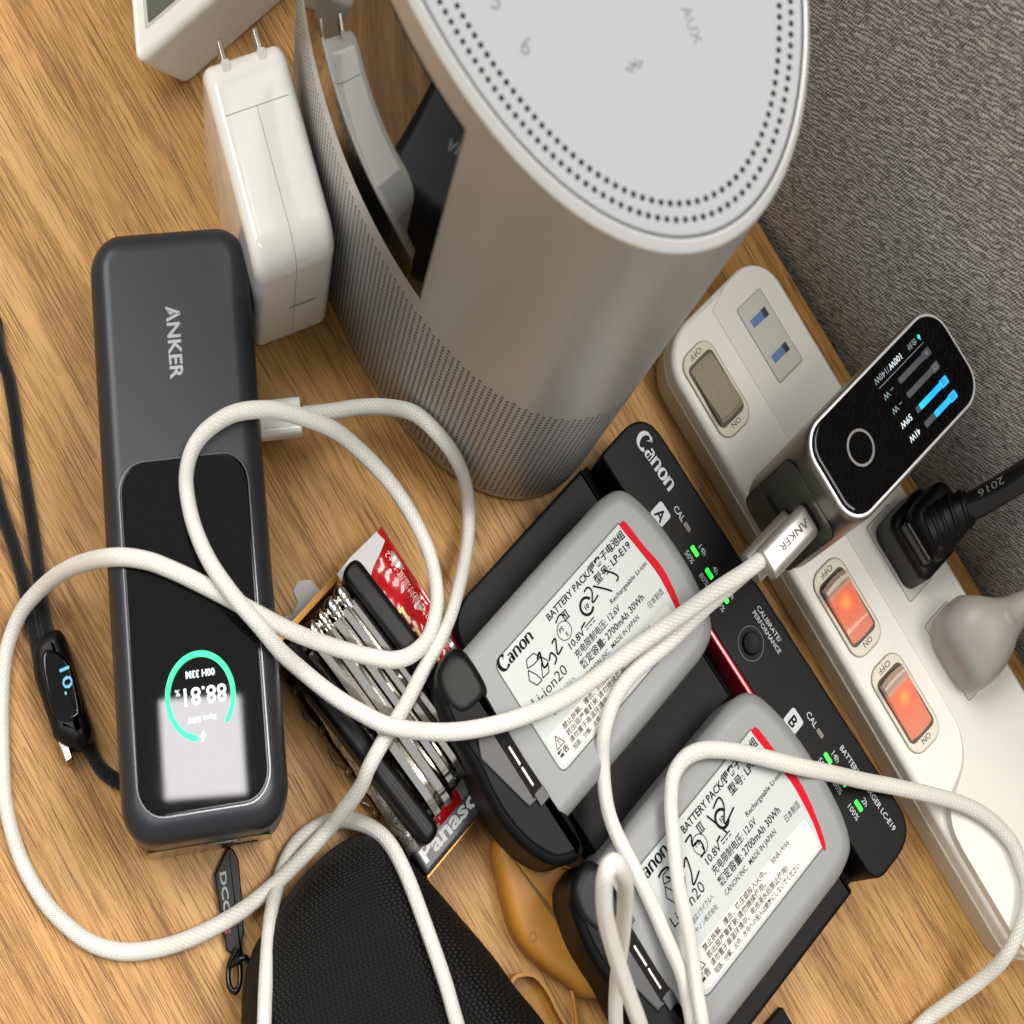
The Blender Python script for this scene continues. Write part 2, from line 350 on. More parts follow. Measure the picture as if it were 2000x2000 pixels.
    def build(s, name, m, parent=None, fr=WORLD, sharp=35, smooth=True, uvfn=None):
        loc = np.array(parent['at']) if parent is not None else (B(fr.o))
        V = np.concatenate(s.v); W = B(fr(V)) - loc
        me = bpy.data.meshes.new(name); me.from_pydata(W.tolist(), [], s.f); me.update()
        U = np.concatenate(s.uv) if uvfn is None else uvfn(V)
        lay = me.uv_layers.new(name='UVMap'); idx = np.empty(len(me.loops), np.int32); me.loops.foreach_get('vertex_index', idx)
        lay.data.foreach_set('uv', U[idx].astype(np.float32).ravel())
        me.materials.append(m)
        if smooth:
            me.polygons.foreach_set('use_smooth', [True] * len(me.polygons)); me.set_sharp_from_angle(angle=math.radians(sharp))
        o = bpy.data.objects.new(name, me); COL.objects.link(o); o['at'] = [float(x) for x in loc]
        if parent is not None: o.parent = parent
        else: o.location = loc
        return o
def rrect(x0, x1, y0, y1, r, cs=6):
    r = min(r, (x1 - x0) / 2 - 0.6, (y1 - y0) / 2 - 0.6) if r > 1.5 else min(r, (x1 - x0) / 2 - 1e-3, (y1 - y0) / 2 - 1e-3); out = []
    for cx, cy, a0 in ((x1 - r, y1 - r, 0), (x0 + r, y1 - r, 90), (x0 + r, y0 + r, 180), (x1 - r, y0 + r, 270)):
        for k in range(cs + 1):
            a = math.radians(a0 + 90 * k / cs); p = (cx + r * math.cos(a), cy + r * math.sin(a))
            e = 0.5 if r > 1.5 else 0.0; d = (-math.sin(a) * e, math.cos(a) * e)
            if e and k == 0: out.append((p[0] - d[0], p[1] - d[1]))
            out.append(p)
            if e and k == cs: out.append((p[0] + d[0], p[1] + d[1]))
    return out
def ccw(p):
    a = np.sum(p[:, 0] * np.roll(p[:, 1], -1) - np.roll(p[:, 0], -1) * p[:, 1]); return p if a > 0 else p[::-1]
def inset(p, d):
    if d == 0: return p
    e = np.roll(p, -1, 0) - p; e /= np.linalg.norm(e, axis=1)[:, None] + 1e-9
    n1 = np.column_stack([-e[:, 1], e[:, 0]]); n0 = np.roll(n1, 1, 0); m = n0 + n1
    m /= np.maximum(0.35, 1 + np.sum(n0 * n1, 1))[:, None]; return p + m * d
def spl(pts, k=6, closed=False):                   # Catmull-Rom
    P = np.asarray(pts, float); n = len(P); out = []
    for i in range(n if closed else n - 1):
        p0, p1, p2, p3 = (P[(i - 1) % n] if closed or i else P[0]), P[i % n], P[(i + 1) % n], (P[(i + 2) % n] if closed or i + 2 < n else P[-1])
        for j in range(k):
            t = j / k; out.append(0.5 * (2 * p1 + (p2 - p0) * t + (2 * p0 - 5 * p1 + 4 * p2 - p3) * t * t + (3 * p1 - p0 - 3 * p2 + p3) * t ** 3))
    if not closed: out.append(P[-1])
    return np.array(out)
def circ(cx, cy, r, n=32, a0=0.0, a1=2 * math.pi, ry=None, end=False):
    a = np.linspace(a0, a1, n, endpoint=end); return np.column_stack([cx + r * np.cos(a), cy + (ry or r) * np.sin(a)])
_G = {}
def glyphs(body, bold=0.0):
    k = (body, bold)
    if k not in _G:
        c = bpy.data.curves.new('g', 'FONT'); c.body = body; c.size = 1.0; c.offset = bold; c.resolution_u = 2; c.fill_mode = 'FRONT'
        o = bpy.data.objects.new('g', c); COL.objects.link(o); dg = bpy.context.evaluated_depsgraph_get()
        me = bpy.data.meshes.new_from_object(o.evaluated_get(dg))
        v = np.empty(len(me.vertices) * 3); me.vertices.foreach_get('co', v); v = v.reshape(-1, 3)[:, :2].copy()
        f = [tuple(p.vertices) for p in me.polygons]
        bpy.data.objects.remove(o); bpy.data.curves.remove(c); bpy.data.meshes.remove(me); _G[k] = (v, f)
    v, f = _G[k]; return v.copy(), f
def thing(name, fr, label, cat, group=None):
    o = bpy.data.objects.new(name, None); COL.objects.link(o); o.empty_display_size = 0.01
    loc = B(fr.o); o.location = loc; o['at'] = [float(x) for x in loc]; o['label'] = label; o['category'] = cat
    if group: o['group'] = group
    return o
def tag(o, label, cat, group=None):
    o['label'] = label; o['category'] = cat
    if group: o['group'] = group
    return o
def shared(name, proto, parent, fr, off):          # a repeat that shares its mesh: same shape, moved
    o = bpy.data.objects.new(name, proto.data); COL.objects.link(o); o.parent = parent
    o.location = B(fr(np.array(off, float))) - B(fr(np.zeros(3))); o['at'] = list(parent['at']); return o
# broad-nib lettering for the two serif word marks: C a n o n, thick uprights and thin turns
def canon_word(mb, x, y, h, z):
    k = h; X = x
    a = np.linspace(math.radians(48), math.radians(318), 26)
    P = np.column_stack([X + 0.46 * k + 0.44 * k * np.cos(a), y + 0.5 * k + 0.52 * k * np.sin(a)]); mb.strip(P, 0, z, nib=(0.09 * k, 0.30 * k))
    mb.add([(X + 0.50 * k, y + 0.62 * k, z), (X + 0.86 * k, y + 0.92 * k, z), (X + 0.70 * k, y + 0.96 * k, z)], [(0, 1, 2)])
    X += 0.93 * k; s = 0.66 * k
    def o_(X, wd): P = circ(X + wd / 2, y + s / 2, wd / 2 * 0.80, 22, ry=s / 2 * 0.93, end=True); mb.strip(P, 0, z, nib=(0.05 * k, 0.22 * k))
    def stem(X, y1): mb.strip([(X, y), (X, y1 * 0.5 + y * 0.5), (X, y1)], 0.20 * k, z)
    # a
    P = circ(X + 0.24 * k, y + 0.20 * k, 0.17 * k, 20, ry=0.19 * k, end=True); mb.strip(P, 0, z, nib=(0.05 * k, 0.20 * k))
    stem(X + 0.46 * k, y + 0.5 * k); P = np.column_stack([X + 0.30 * k + 0.17 * k * np.cos(np.linspace(0.1, 2.5, 12)), y + 0.47 * k + 0.19 * k * np.sin(np.linspace(0.1, 2.5, 12))]); mb.strip(P, 0, z, nib=(0.05 * k, 0.19 * k))
    X += 0.66 * k
    def n_(X):
        stem(X + 0.10 * k, y + s); P = np.column_stack([X + 0.34 * k + 0.21 * k * np.cos(np.linspace(2.6, 0.0, 12)), y + 0.42 * k + 0.23 * k * np.sin(np.linspace(2.6, 0.0, 12))])
        mb.strip(P, 0, z, nib=(0.06 * k, 0.2 * k)); stem(X + 0.55 * k, y + 0.46 * k)
    n_(X); X += 0.74 * k; o_(X, 0.62 * k); X += 0.68 * k; n_(X)
    return X + 0.66 * k - x

# ------------------------------------------------------------------ setting
ST = Fr((180.0, 188.5, 0.0), -0.904)
m = MB().slab(-620, 700, -720, 34, 2, -26, 0, bt=1.2, seg=3)
desk = m.build('desk_top', M_OAK, None, ST, uvfn=lambda V: V[:, :2] + V[:, 2:3] * np.array([[0.0, -1.0]])); desk['kind'] = 'structure'
m = MB().slab(-620, 700, 37.5, 62, 1.5, -420, 192, bt=1.5)
tag(m.build('desk_partition', M_CLOTH, None, Fr((180, 188.5, -420), -0.904).sub((0, 0, 420), (1, 0, 0), (0, 1, 0)), uvfn=lambda V: .84 * np.column_stack([.8 * V[:, 0] + .6 * (V[:, 2] + V[:, 1]), -.6 * V[:, 0] + .8 * (V[:, 2] + V[:, 1])])),
    'grey woven fabric partition standing behind the desk edge', 'partition')

# ------------------------------------------------------------------ oval smart speaker
SP = Fr((70.2, 214.7, 0.0), math.radians(-64.1))
sp = thing('smart_speaker', SP, 'tall oval silver aluminium speaker with touch controls on its pale top', 'speaker')
def spe(phi, z, off=0.0):
    t = z / 203.0; a = 89.5 + 3.5 * t + off; b = 54.0 + 1.0 * t + off
    return np.column_stack([a * np.cos(phi), b * np.sin(phi), np.full(len(phi), z) if np.isscalar(z) else z])
A128 = np.linspace(0, 2 * math.pi, 144, endpoint=False)
m = MB().loft([spe(A128, 0, -2.6), spe(A128, 0.6, -1.2), spe(A128, 2.2, -0.2), spe(A128, 5, 0)] + [spe(A128, z, 0) for z in (20, 50, 90, 130, 170, 192, 200.5)] , True, False)
body = m.build('body', M_ALU, sp, SP)
m = MB().loft([spe(A128, 200.4, 0.02), spe(A128, 200.8, -0.1), spe(A128, 201.1, -0.35), spe(A128, 202.3, -1.35), spe(A128, 202.7, -1.75), spe(A128, 202.6, -2.1), spe(A128, 200.5, -2.15)], False, False)
m.build('rim', M_RIM, sp, SP)
MB().loft([spe(A128, 201.6, -2.1), spe(A128, 201.6, -3.2)], False, False).build('groove', mat('groove_grey', '#4a484c', .8), sp, SP)
m = MB().loft([spe(A128, 200.4, -2.75), spe(A128, 202.2, -2.8), spe(A128, 202.5, -3.1), spe(A128, 202.55, -5.0)], False, True)
top = m.build('top_plate', M_TOPP, sp, SP)
# two rows of microphone holes round the edge
def around(off, step):
    ph = np.linspace(0, 2 * math.pi, 4000); P = spe(ph, 203.0, off)[:, :2]; s = np.concatenate([[0], np.cumsum(np.linalg.norm(np.diff(P, axis=0), axis=1))])
    n = int(round(s[-1] / step)); return np.column_stack([np.interp(np.arange(n) * s[-1] / n, s, P[:, i]) for i in (0, 1)])
hp = MB().loft([[(0.68 * math.cos(a), 0.68 * math.sin(a), 0.0) for a in np.linspace(0, 6.2832, 12, endpoint=False)], [(0.55 * math.cos(a), 0.55 * math.sin(a), 0.03) for a in np.linspace(0, 6.2832, 12, endpoint=False)]], False, True)
holes = [(x, y) for off, st in ((-5.9, 2.32), (-9.1, 2.32)) for x, y in around(off, st)]
holes.sort(key=lambda q: -q[0]); proto = None; rest = MB()
for i, (x, y) in enumerate(holes):
    if i < 290:
        if proto is None:
            proto = hp.build('speaker_hole', M_DARK, top, SP); 
            proto.location = B(SP((x, y, 202.57))) - B(SP.o)
        else: shared('speaker_hole', proto, top, SP, (x, y, 202.57))
    else: rest.add(np.concatenate(hp.v) + np.array([x, y, 202.57]), hp.f)
if rest.v: o = rest.build('speaker_holes_far', M_DARK, top, SP); o['kind'] = 'stuff'
tm = MB(); zt = 202.60
tm.text('5', 5.6, 30.6, -36.0, zt, rot=0.85); tm.text('6', 5.6, 41.2, -33.2, zt, rot=0.85); tm.text('AUX', 3.5, 47.6, 9.4, zt, width=8.0)
for a, b in (((52.6, -8.2), (54.8, -6.0)), ((52.6, -6.0), (54.8, -8.2)), ((54.8, -8.2), (53.7, -9.4)), ((53.7, -9.4), (53.7, -4.8)), ((53.7, -4.8), (54.8, -6.0))):
    tm.strip([a, ((a[0] + b[0]) / 2, (a[1] + b[1]) / 2), b], 0.3, zt)
tm.build('touch_markings', mat('faint_grey_print', '#717877', 0.6, spec=.1), top, SP)
# glass display wrapped on the front
ph = np.radians(np.linspace(-119.4, -60.55, 36))
m = MB().loft([spe(ph, 97.0, 0.05), spe(ph, 97.3, 0.32), spe(ph, 120, .34), spe(ph, 150, .34), spe(ph, 190.2, 0.32), spe(ph, 190.5, 0.05)], False, False, closed=False)
for k, p_ in ((0, ph[0]), (1, ph[-1])):
    q = np.array([p_]); d = np.array([p_ + (0.0007 if k == 0 else -0.0007)])
    m.loft([np.concatenate([spe(q, z, 0.0) for z in (97.2, 150, 190.3)]), np.concatenate([spe(d, z, .34) for z in (97.3, 150, 190.2)])], False, False, closed=False)
m.build('display', M_GLASSS, sp, SP)
m = MB()
for p0, p1, z0, z1 in ((-119.8, -60.1, 96.2, 97.0),):
    q = np.radians(np.linspace(p0, p1, 36)); m.loft([spe(q, z0, 0.02), spe(q, z0 + .3, .3), spe(q, z1, .3)], False, False, closed=False)
m.build('display_edge', M_RIM, sp, SP)
# perforated grille: one small hole after another round the foot
gm = MB(); gr = MB(); V = []; F = []; n0 = 0; rv = []; rf = []; n1 = 0
per = np.linspace(0, 2 * math.pi, 6000); pp = spe(per, 45.0)[:, :2]; ss = np.concatenate([[0], np.cumsum(np.linalg.norm(np.diff(pp, axis=0), axis=1))])
ncol = int(ss[-1] / 2.0); hexa = np.linspace(0, 2 * math.pi, 6, endpoint=False)
for c in range(ncol):
    p0 = np.interp(c * ss[-1] / ncol, ss, per)
    pd = math.degrees(p0); pd = pd - 360 if pd > 180 else pd
    if not -150 < pd < 40: continue
    tx, ty = -89.5 * math.sin(p0), 54 * math.cos(p0); L = math.hypot(tx, ty); tx /= L; ty /= L
    nx, ny = ty, -tx
    for r in range(36):
        z = 7.5 + r * 2.28 + (1.14 if c % 2 else 0.0)
        if z > 88: continue
        cx, cy, _ = spe(np.array([p0]), z)[0]
        du = 0.55 * np.cos(hexa); dz = 0.68 * np.sin(hexa)
        inner = np.column_stack([cx + tx * du + nx * 0.06, cy + ty * du + ny * 0.06, z + dz])
        outer = np.column_stack([cx + tx * du * 1.3 + nx * 0.015, cy + ty * du * 1.3 + ny * 0.015, z + dz * 1.3])
        V.append(inner); F.append(tuple(range(n0, n0 + 6))); n0 += 6
        rv += [outer, inner]; rf += [(n1 + k, n1 + (k + 1) % 6, n1 + 6 + (k + 1) % 6, n1 + 6 + k) for k in range(6)]; n1 += 12
o = MB().add(np.concatenate(V), F).build('grille_holes', mat('grille_dark', '#0b0a09', 0.7), sp, SP, smooth=False); o['kind'] = 'stuff'
o = MB().add(np.concatenate(rv), rf).build('grille_hole_rims', M_ALU, sp, SP, sharp=80); o['kind'] = 'stuff'

# ------------------------------------------------------------------ white wall charger on its edge
AD = Fr((-0.5, 200.9, 0.0), 1.932)
ad = thing('wall_charger', AD, 'glossy white square wall charger standing on its edge, prongs folded out, beside the speaker', 'charger')
UP = AD.sub((0, 0, 0), (1, 0, 0), (0, 0, 1), (0, -1, 0))        # x along, y up, z towards the speaker
MB().slab(-30, 30, 0, 66, 9.5, -14.25, 14.25, bt=3.6, bb=3.6, seg=6, cs=10).build('body', M_WGLOSS, ad, UP)
m = MB(); sw = 0.16
m.strip([(12.3, -10.9), (12.3, 0), (12.3, 10.9)], sw * 1.4, 66.03); m.strip([(12.3, 0), (-5, 0), (-20.6, 0)], sw * 1.2, 66.03)
m.build('seam', M_SEAM, ad, AD)
m = MB(); a = np.linspace(0, math.pi / 2, 10)
rr = 9.53
m.add([(-20.5 - rr * math.sin(t), y, 56.5 + rr * math.cos(t)) for t in a for y in (-sw * .6, sw * .6)] + [(-30.03, -sw * .6, 9.5), (-30.03, sw * .6, 9.5)], [(2 * i, 2 * i + 1, 2 * i + 3, 2 * i + 2) for i in range(10)])
m.build('seam', M_SEAM, ad, AD)
PT = Fr((0, 0, 0)); m = MB().slab(-5.0, 5.0, -0.75, 0.75, 0.74, -30.12, -29.5)
m.build('usb_port', mat('port_grey', '#a29f98', 0.4), ad, AD.sub((0, -3.2, 31), (0, 1, 0), (0, 0, 1), (1, 0, 0)), sharp=50)
for v in (-6.2, 6.2):
    MB().slab(19.5, 34.0, 58.6, 64.9, 1.2, v - 0.8, v + 0.8, bt=0.3, bb=0.3).build('prong', M_STEEL, ad, AD.sub((0, 0, 0), (1, 0, 0), (0, 0, 1), (0, 1, 0)))
    MB().slab(22.6, 27.4, v - 1.35, v + 1.35, 0.4, 57, 65.3).build('prong_slot', mat('slot_white', '#d5d3cb', 0.3), ad, AD)

# ------------------------------------------------------------------ white desk meter, only its corner in view
P0 = np.array([-31.2, 250.4, 0.0]); P1 = np.array([-46.7, 244.8, 22.0]); D1 = P1 - P0; D2 = np.array([28.3, 24.3, 0.0]); D3 = np.array([-3.8, 24.6, 0.0])
DV = Fr(P0, ax=[D2 / 28.3, (D3 + np.array([0, 0, 2.0])) / 24.6, D1 / np.linalg.norm(D1)])
dv = thing('desk_meter', Fr(P0), 'white boxy meter with a grey display cut off at the top edge', 'meter')
MB().slab(-3.0, 48, -1.5, 60, 4.5, 0, 27.5, bt=2.4, bb=1.5, seg=5).build('case', M_WMATT, dv, DV)
MB().slab(2.6, 44, 7, 50, 0.5, 27.45, 27.65).build('display', M_LCD, dv, DV, sharp=50)
MB().slab(1.4, 45.2, 5.8, 51, 1.0, 27.3, 27.56).build('display_frame', mat('frame_ivory', '#c9c6bb', 0.4), dv, DV, sharp=50)

# ------------------------------------------------------------------ power bank
PB = Fr((-22.8, 108.8, 0.0), 1.709)
pb = thing('power_bank', PB, 'dark grey power bank with a black screen showing a green ring', 'power bank')
m = MB().slab(-77.2, 77.2, -26.2, 26.2, 10.5, 1.0, 49, bt=6.5, bb=2.0, seg=8, cs=10); m.build('shell', M_GUN, pb, PB, sharp=60)
MB().slab(-75.6, 75.6, -24.4, 24.4, 9, 0, 1.4).build('foot', M_RUB, pb, PB)
m = MB().slab(-71.4, 16.4, -21.1, 21.1, 8.5, 48.6, 49.12, bt=0.25); m.build('screen_frame', mat('frame_edge', '#6b6d72', 0.22, metal=0.8), pb, PB)
gl = MB().slab(-70.9, 15.9, -20.6, 20.6, 8.0, 48.7, 49.32, bt=0.5, seg=5).build('screen_glass', M_GLASSB, pb, PB)
zs = 49.36
def ringstrip(mb, cx, cy, r0, r1, a0, a1, z, n=60):
    a = np.linspace(a0, a1, n); p = np.column_stack([cx + r0 * np.cos(a), cy + r0 * np.sin(a), np.full(n, z)]); q = np.column_stack([cx + r1 * np.cos(a), cy + r1 * np.sin(a), np.full(n, z)])
    return mb.add(np.concatenate([p, q]), [(i, i + n, i + n + 1, i + 1) for i in range(n - 1)])
cx, cy = -43.6, -0.6
m = MB(); a0, a1 = math.radians(-130), math.radians(168)
ringstrip(m, cx, cy, 9.5, 11.0, a0, a1, zs)
for a in (a0, a1): m.flat(circ(cx + 10.25 * math.cos(a), cy + 10.25 * math.sin(a), 0.75, 14), zs + .004)
m.build('charge_ring', M_RINGGRN, gl, PB)
SCR = PB.sub((cx, cy, zs), (0, 1, 0), (-1, 0, 0), (0, 0, 1))        # screen text reads towards the far end
m = MB().text('00H 33M', 2.5, -4.9, -6.3, 0, width=9.0, bold=0.012); m.text('88.81', 6.1, -8.2, -2.2, 0, width=13.3, bold=0.008); m.text('%', 2.3, 6.3, -2.2, 0)
m.text('Input 56W', 1.9, -4.3, 4.9, 0, width=8.8, bold=0.01)
m.add([(-0.3, 8.2, 0), (0.9, 9.9, 0), (0.15, 9.7, 0), (0.5, 11.2, 0), (-0.9, 9.2, 0), (-0.1, 9.4, 0)], [(0, 1, 2), (0, 2, 5), (2, 3, 4), (2, 4, 5)])
m.build('screen_text', M_WHITEG, gl, SCR, smooth=False)
m = MB().text('\u039bNKER', 5.9, 0, 0, 0, width=19.2, bold=0.022); m.add([(1.2, 0.1, 0), (2.6, 1.5, 0), (1.9, 1.5, 0), (2.3, 2.7, 0), (0.9, 1.2, 0), (1.6, 1.2, 0)], [(0, 1, 2), (0, 2, 5), (2, 3, 4), (2, 4, 5)])
m.build('logo_text', mat('silver_logo_print', '#aab0b0', 0.35), pb, PB.sub((55.4, 2.1, 49.04), (-1, 0, 0), (0, -1, 0), (0, 0, 1)), smooth=False)
# end face with its recessed ports
EN = PB.sub((-77.2, 0, 0), (0, 1, 0), (0, 0, 1), (-1, 0, 0))
MB().slab(-20.5, 20.5, 4.5, 31, 6, -0.6, 0.22, bt=0.4).build('port_bezel', M_GUNB, pb, EN)
MB().slab(-10, 3, 24.0, 27.2, 1.2, 0.1, 0.36).build('usb_port', mat('port_mouth', '#5a544d', 0.3), pb, EN, sharp=50)
MB().slab(-16, -7.5, 12, 15, 1.4, 0.1, 0.36).build('usb_port', M_DARK, pb, EN, sharp=50)

# ------------------------------------------------------------------ black braided cable with a watt display
BC = Fr((-63.5, 72.0, 0.0), 0.0)
bc = thing('black_cable', BC, 'black braided charging cable with an oval watt display, left of the power bank', 'cable')
a = spl([(-94.5, 171, 2.6), (-92.6, 162.8, 2.6), (-89.5, 157.2, 2.6), (-86.5, 147.4, 2.6), (-84, 137.6, 2.6), (-80.5, 125.1, 2.6), (-76.7, 111.4, 2.6), (-73.6, 97.7, 3.2), (-70.0, 86, 5.0), (-68.5, 82.5, 5.5)], 8)
b = spl([(-96, 139, 2.6), (-89.2, 121.2, 2.6), (-85.5, 113.8, 2.6), (-82, 106.3, 2.6), (-78.7, 97.6, 2.6), (-76.1, 90.2, 3.2), (-73.4, 82.5, 5.0), (-72.5, 79.5, 5.0)], 8)
c = spl([(-57.2, 63.2, 5.0), (-55.5, 60, 4.0), (-53.8, 56.7, 3.0), (-50.8, 53, 2.8), (-47.1, 50.6, 2.7), (-42.7, 49, 2.6), (-39, 47.2, 2.6)], 8)
loop = spl([a[0], (-112, 190, 2.6), (-122, 165, 2.6), b[0]], 10)
for q in (a, b, c, loop): MB().tube(q, 2.15, 14).build('braided_cord', M_BCABLE, bc)
mod = spl([(-74.0, 82.4), (-70.2, 86.4), (-65.3, 87.1), (-62.1, 81.7), (-56.3, 68.6), (-53.4, 62.7), (-53.5, 58.9), (-55.5, 57.5), (-58.9, 56.6), (-65.3, 59.2), (-67.0, 62.4), (-71.0, 70.4), (-73.5, 75.8)], 4, True)
MB().prism(mod, 0.4, 12.2, bt=4.2, bb=2.0, seg=6).build('watt_meter', M_RUB, bc, sharp=70)
scr = spl([(-67.9, 81.6), (-70.9, 79.6), (-69.3, 72.6), (-66.0, 65.1), (-61.7, 63.1), (-57.6, 64.2), (-56.8, 67.0), (-61.4, 78.3)], 4, True)
sg = MB().prism(scr, 11.0, 13.0, bt=1.2, seg=5).build('meter_screen', M_GLASSB, bc, sharp=70)
MB().text('10.', 4.6, 0, 0, 0, width=7.0, bold=.01).build('screen_digits', M_BLUEDIG, sg, WORLD.sub((-64.6, 76.4, 13.06), (0.35, -0.937, 0), (0.937, 0.35, 0)), smooth=False)
TP = WORLD.sub((-64.9, 62.2, 5.2), (0.48, -0.877, 0), (0, 0, 1), (0.877, 0.48, 0))
MB().slab(0, 9.4, -4.1, 4.1, 1.2, -1.25, 1.25, bt=0.3, bb=.3).build('usb_tip', M_STEEL, bc, WORLD.sub((-64.6, 61.6, 4.2), (0.49, -0.872, 0), (0, 0, 1), (0.872, 0.49, 0)))

# ------------------------------------------------------------------ power strip
STS = Fr((180.0, 188.5, 0.0), -0.904)
st = thing('power_strip', STS, 'long white power strip with rocker switches lying along the desk edge', 'power strip')
MB().slab(-9.5, 212, -36.0, 17.2, 13, 0, 11.4, bt=0.4, bb=1.0, cs=10).build('base', mat('strip_base_white', '#cfc8b8', 0.45), st, STS)
x0, x1, y0, y1 = -9.0, 211.5, -35.3, 16.8
ring = np.array(rrect(x0, x1, y0, y1, 13, 10))
def zt_(v): return np.where(v < -12.0, 21.6 + (v + 12.0) * 0.165, 21.6)
def inr(i): return np.array(rrect(x0 + i, x1 - i, y0 + i, y1 - i, 13 - i, 10))
R = [np.column_stack([inr(0), np.full(len(ring), 11.4)])]
for k in range(5):
    a_ = math.pi / 2 * k / 4; i = 1.8 * (1 - math.cos(a_)); q = inr(i); R.append(np.column_stack([q, zt_(q[:, 1]) - 1.8 * (1 - math.sin(a_))]))
m = MB().loft(R, False, False)
q = inr(1.8); lo = [(x, y) for x, y in q if y < -12]; hi = [(x, y) for x, y in q if y >= -12]
for part in (lo + [(x1 - 1.8, -12.0), (x0 + 1.8, -12.0)], [(x0 + 1.8, -12.0), (x1 - 1.8, -12.0)] + hi):
    pts = np.array(part); c_ = pts.mean(0); ang = np.arctan2(pts[:, 1] - c_[1], (pts[:, 0] - c_[0]) * 0.12); pts = pts[np.argsort(ang)]
    m.add(np.column_stack([pts, zt_(pts[:, 1])]), [tuple(range(len(pts)))])
m.build('cover', M_WMATT, st, STS)
# raised outlet deck; its edge swings across to the near side beyond the switches
dk = [(-5.0, -12.0), (120, -12.0)] + list(map(tuple, spl([(138, -12.0), (144, -12.6), (149, -15), (152.6, -18.6), (155, -23.5), (156.8, -28), (159.6, -31.6), (164, -33.6), (170, -34.2)], 6))) + rrect(100, 210.4, -34.2, 15.6, 12, 10)[39:52] + rrect(100, 210.4, -34.2, 15.6, 12, 10)[:13] + rrect(-8.2, 40, -30, 15.6, 11.5, 10)[13:26] + [(-8.2, -3)]
MB().prism(dk, 17, 22.0, bt=0.35, seg=3).build('outlet_deck', M_WMATT, st, STS)
def outlet(u):
    p = MB().slab(u - 13.2, u + 13.2, -4.1, 8.0, 0.8, 21.4, 22.35, bt=0.25).build('outlet_plate', M_PLATE, st, STS)
    MB().slab(u - 13.4, u + 13.4, -4.3, 8.2, 1.0, 21.4, 22.06).build('outlet_gap', M_DARK if False else mat('gap_line', '#6f6c63', .6), p, STS, sharp=50)
    for d in (-6.4, 6.4):
        s_ = MB().slab(u + d - 1.35, u + d + 1.35, -1.9, 5.6, 0.35, 22.2, 22.42).build('slot', M_BLUE, p, STS, sharp=50)
        MB().slab(u + d - 1.45, u + d + 1.45, 3.7, 5.8, 0.2, 22.2, 22.46).build('slot_end', mat('slot_shadow', '#3d3f44', .6), p, STS, sharp=50)
for u in (13.7, 57.0, 92.4, 127.3): outlet(u)
tl = math.atan(0.165); cv, sv = math.cos(tl), math.sin(tl)
def switch(u, v, lit):
    z = 21.6 + (v + 12) * 0.165; f = STS.sub((u, v, z), (1, 0, 0), (0, cv, sv))
    p = MB().slab(-14.6, 14.6, -6.9, 6.9, 4.6, -1.0, 0.75, bt=0.4, cs=8).build('switch_frame', M_CREAM, st, f)
    MB().slab(-14.78, 14.78, -7.08, 7.08, 4.9, -1.0, 0.12, cs=8).build('frame_gap', mat('gap_line', '#6f6c63', .6), p, f, sharp=50)
    MB().slab(-10.9, 10.9, -5.7, 5.7, 2.0, -1.0, 0.85).build('switch_well', mat('well_dark', '#4a4335', .5), p, f, sharp=50)
    sgn = -1 if lit else 1                      # the raised end: OFF side when on
    xs = [-10, -8.6, -6, -3, 0, 3, 6, 8.6, 10]; V_ = []; uv = []
    prof = {-10: 3.2, -8.6: 4.4, -6: 4.3, -3: 3.3, 0: 2.5, 3: 2.0, 6: 1.7, 8.6: 1.5, 10: 1.0}
    ys = [-5.2, -4.9, -2.5, 0, 2.5, 4.9, 5.2]
    for x in xs:
        bow = 0.7 * (1 - (x / 10) ** 2) * 0
        for y in ys:
            e = 0.0 if abs(y) < 5 else -1.2
            xe = x * (1.0 - 0.06 * (y / 5.2) ** 2) if abs(x) > 8 else x
            V_.append((xe * (-sgn) * -1 if False else xe * (1 if lit else -1), y, prof[x] + e)); uv.append(((x + 10) / 20, (y + 5.2) / 10.4))
    nx, ny = len(xs), len(ys); F_ = [(i * ny + j, (i + 1) * ny + j, (i + 1) * ny + j + 1, i * ny + j + 1) for i in range(nx - 1) for j in range(ny - 1)]
    if not lit: F_ = [q[::-1] for q in F_]
    mb = MB().add(V_, F_, uv)
    per_ = [j for j in range(ny)] + [i * ny + ny - 1 for i in range(1, nx)] + [(nx - 1) * ny + j for j in range(ny - 2, -1, -1)] + [i * ny for i in range(nx - 2, 0, -1)]
    P_ = np.array(V_)[per_]; G_ = P_.copy(); G_[:, 2] = -0.5; n_ = len(per_)
    mb.add(np.concatenate([P_, G_]), [((i + 1) % n_, i, i + n_, (i + 1) % n_ + n_) for i in range(n_)], np.concatenate([np.array(uv)[per_]] * 2))
    mb.build('rocker', M_NEON if lit else M_RIBCLEAR, p, f, sharp=40)
    t_ = MB(); g = f.sub((0, 0, 0.79), (0, -1, 0), (1, 0, 0), (0, 0, 1))
    t_.text('OFF', 2.5, -2.6, -13.4, 0, width=5.2, bold=.012); t_.text('ON', 2.5, -1.9, 11.3, 0, width=3.8, bold=.012)
    t_.build('switch_text', mat('dark_grey_print', '#55524b', .5), p, g, smooth=False)
switch(13.6, -24.9, False); switch(92.0, -24.4, True); switch(126.0, -24.0, True)

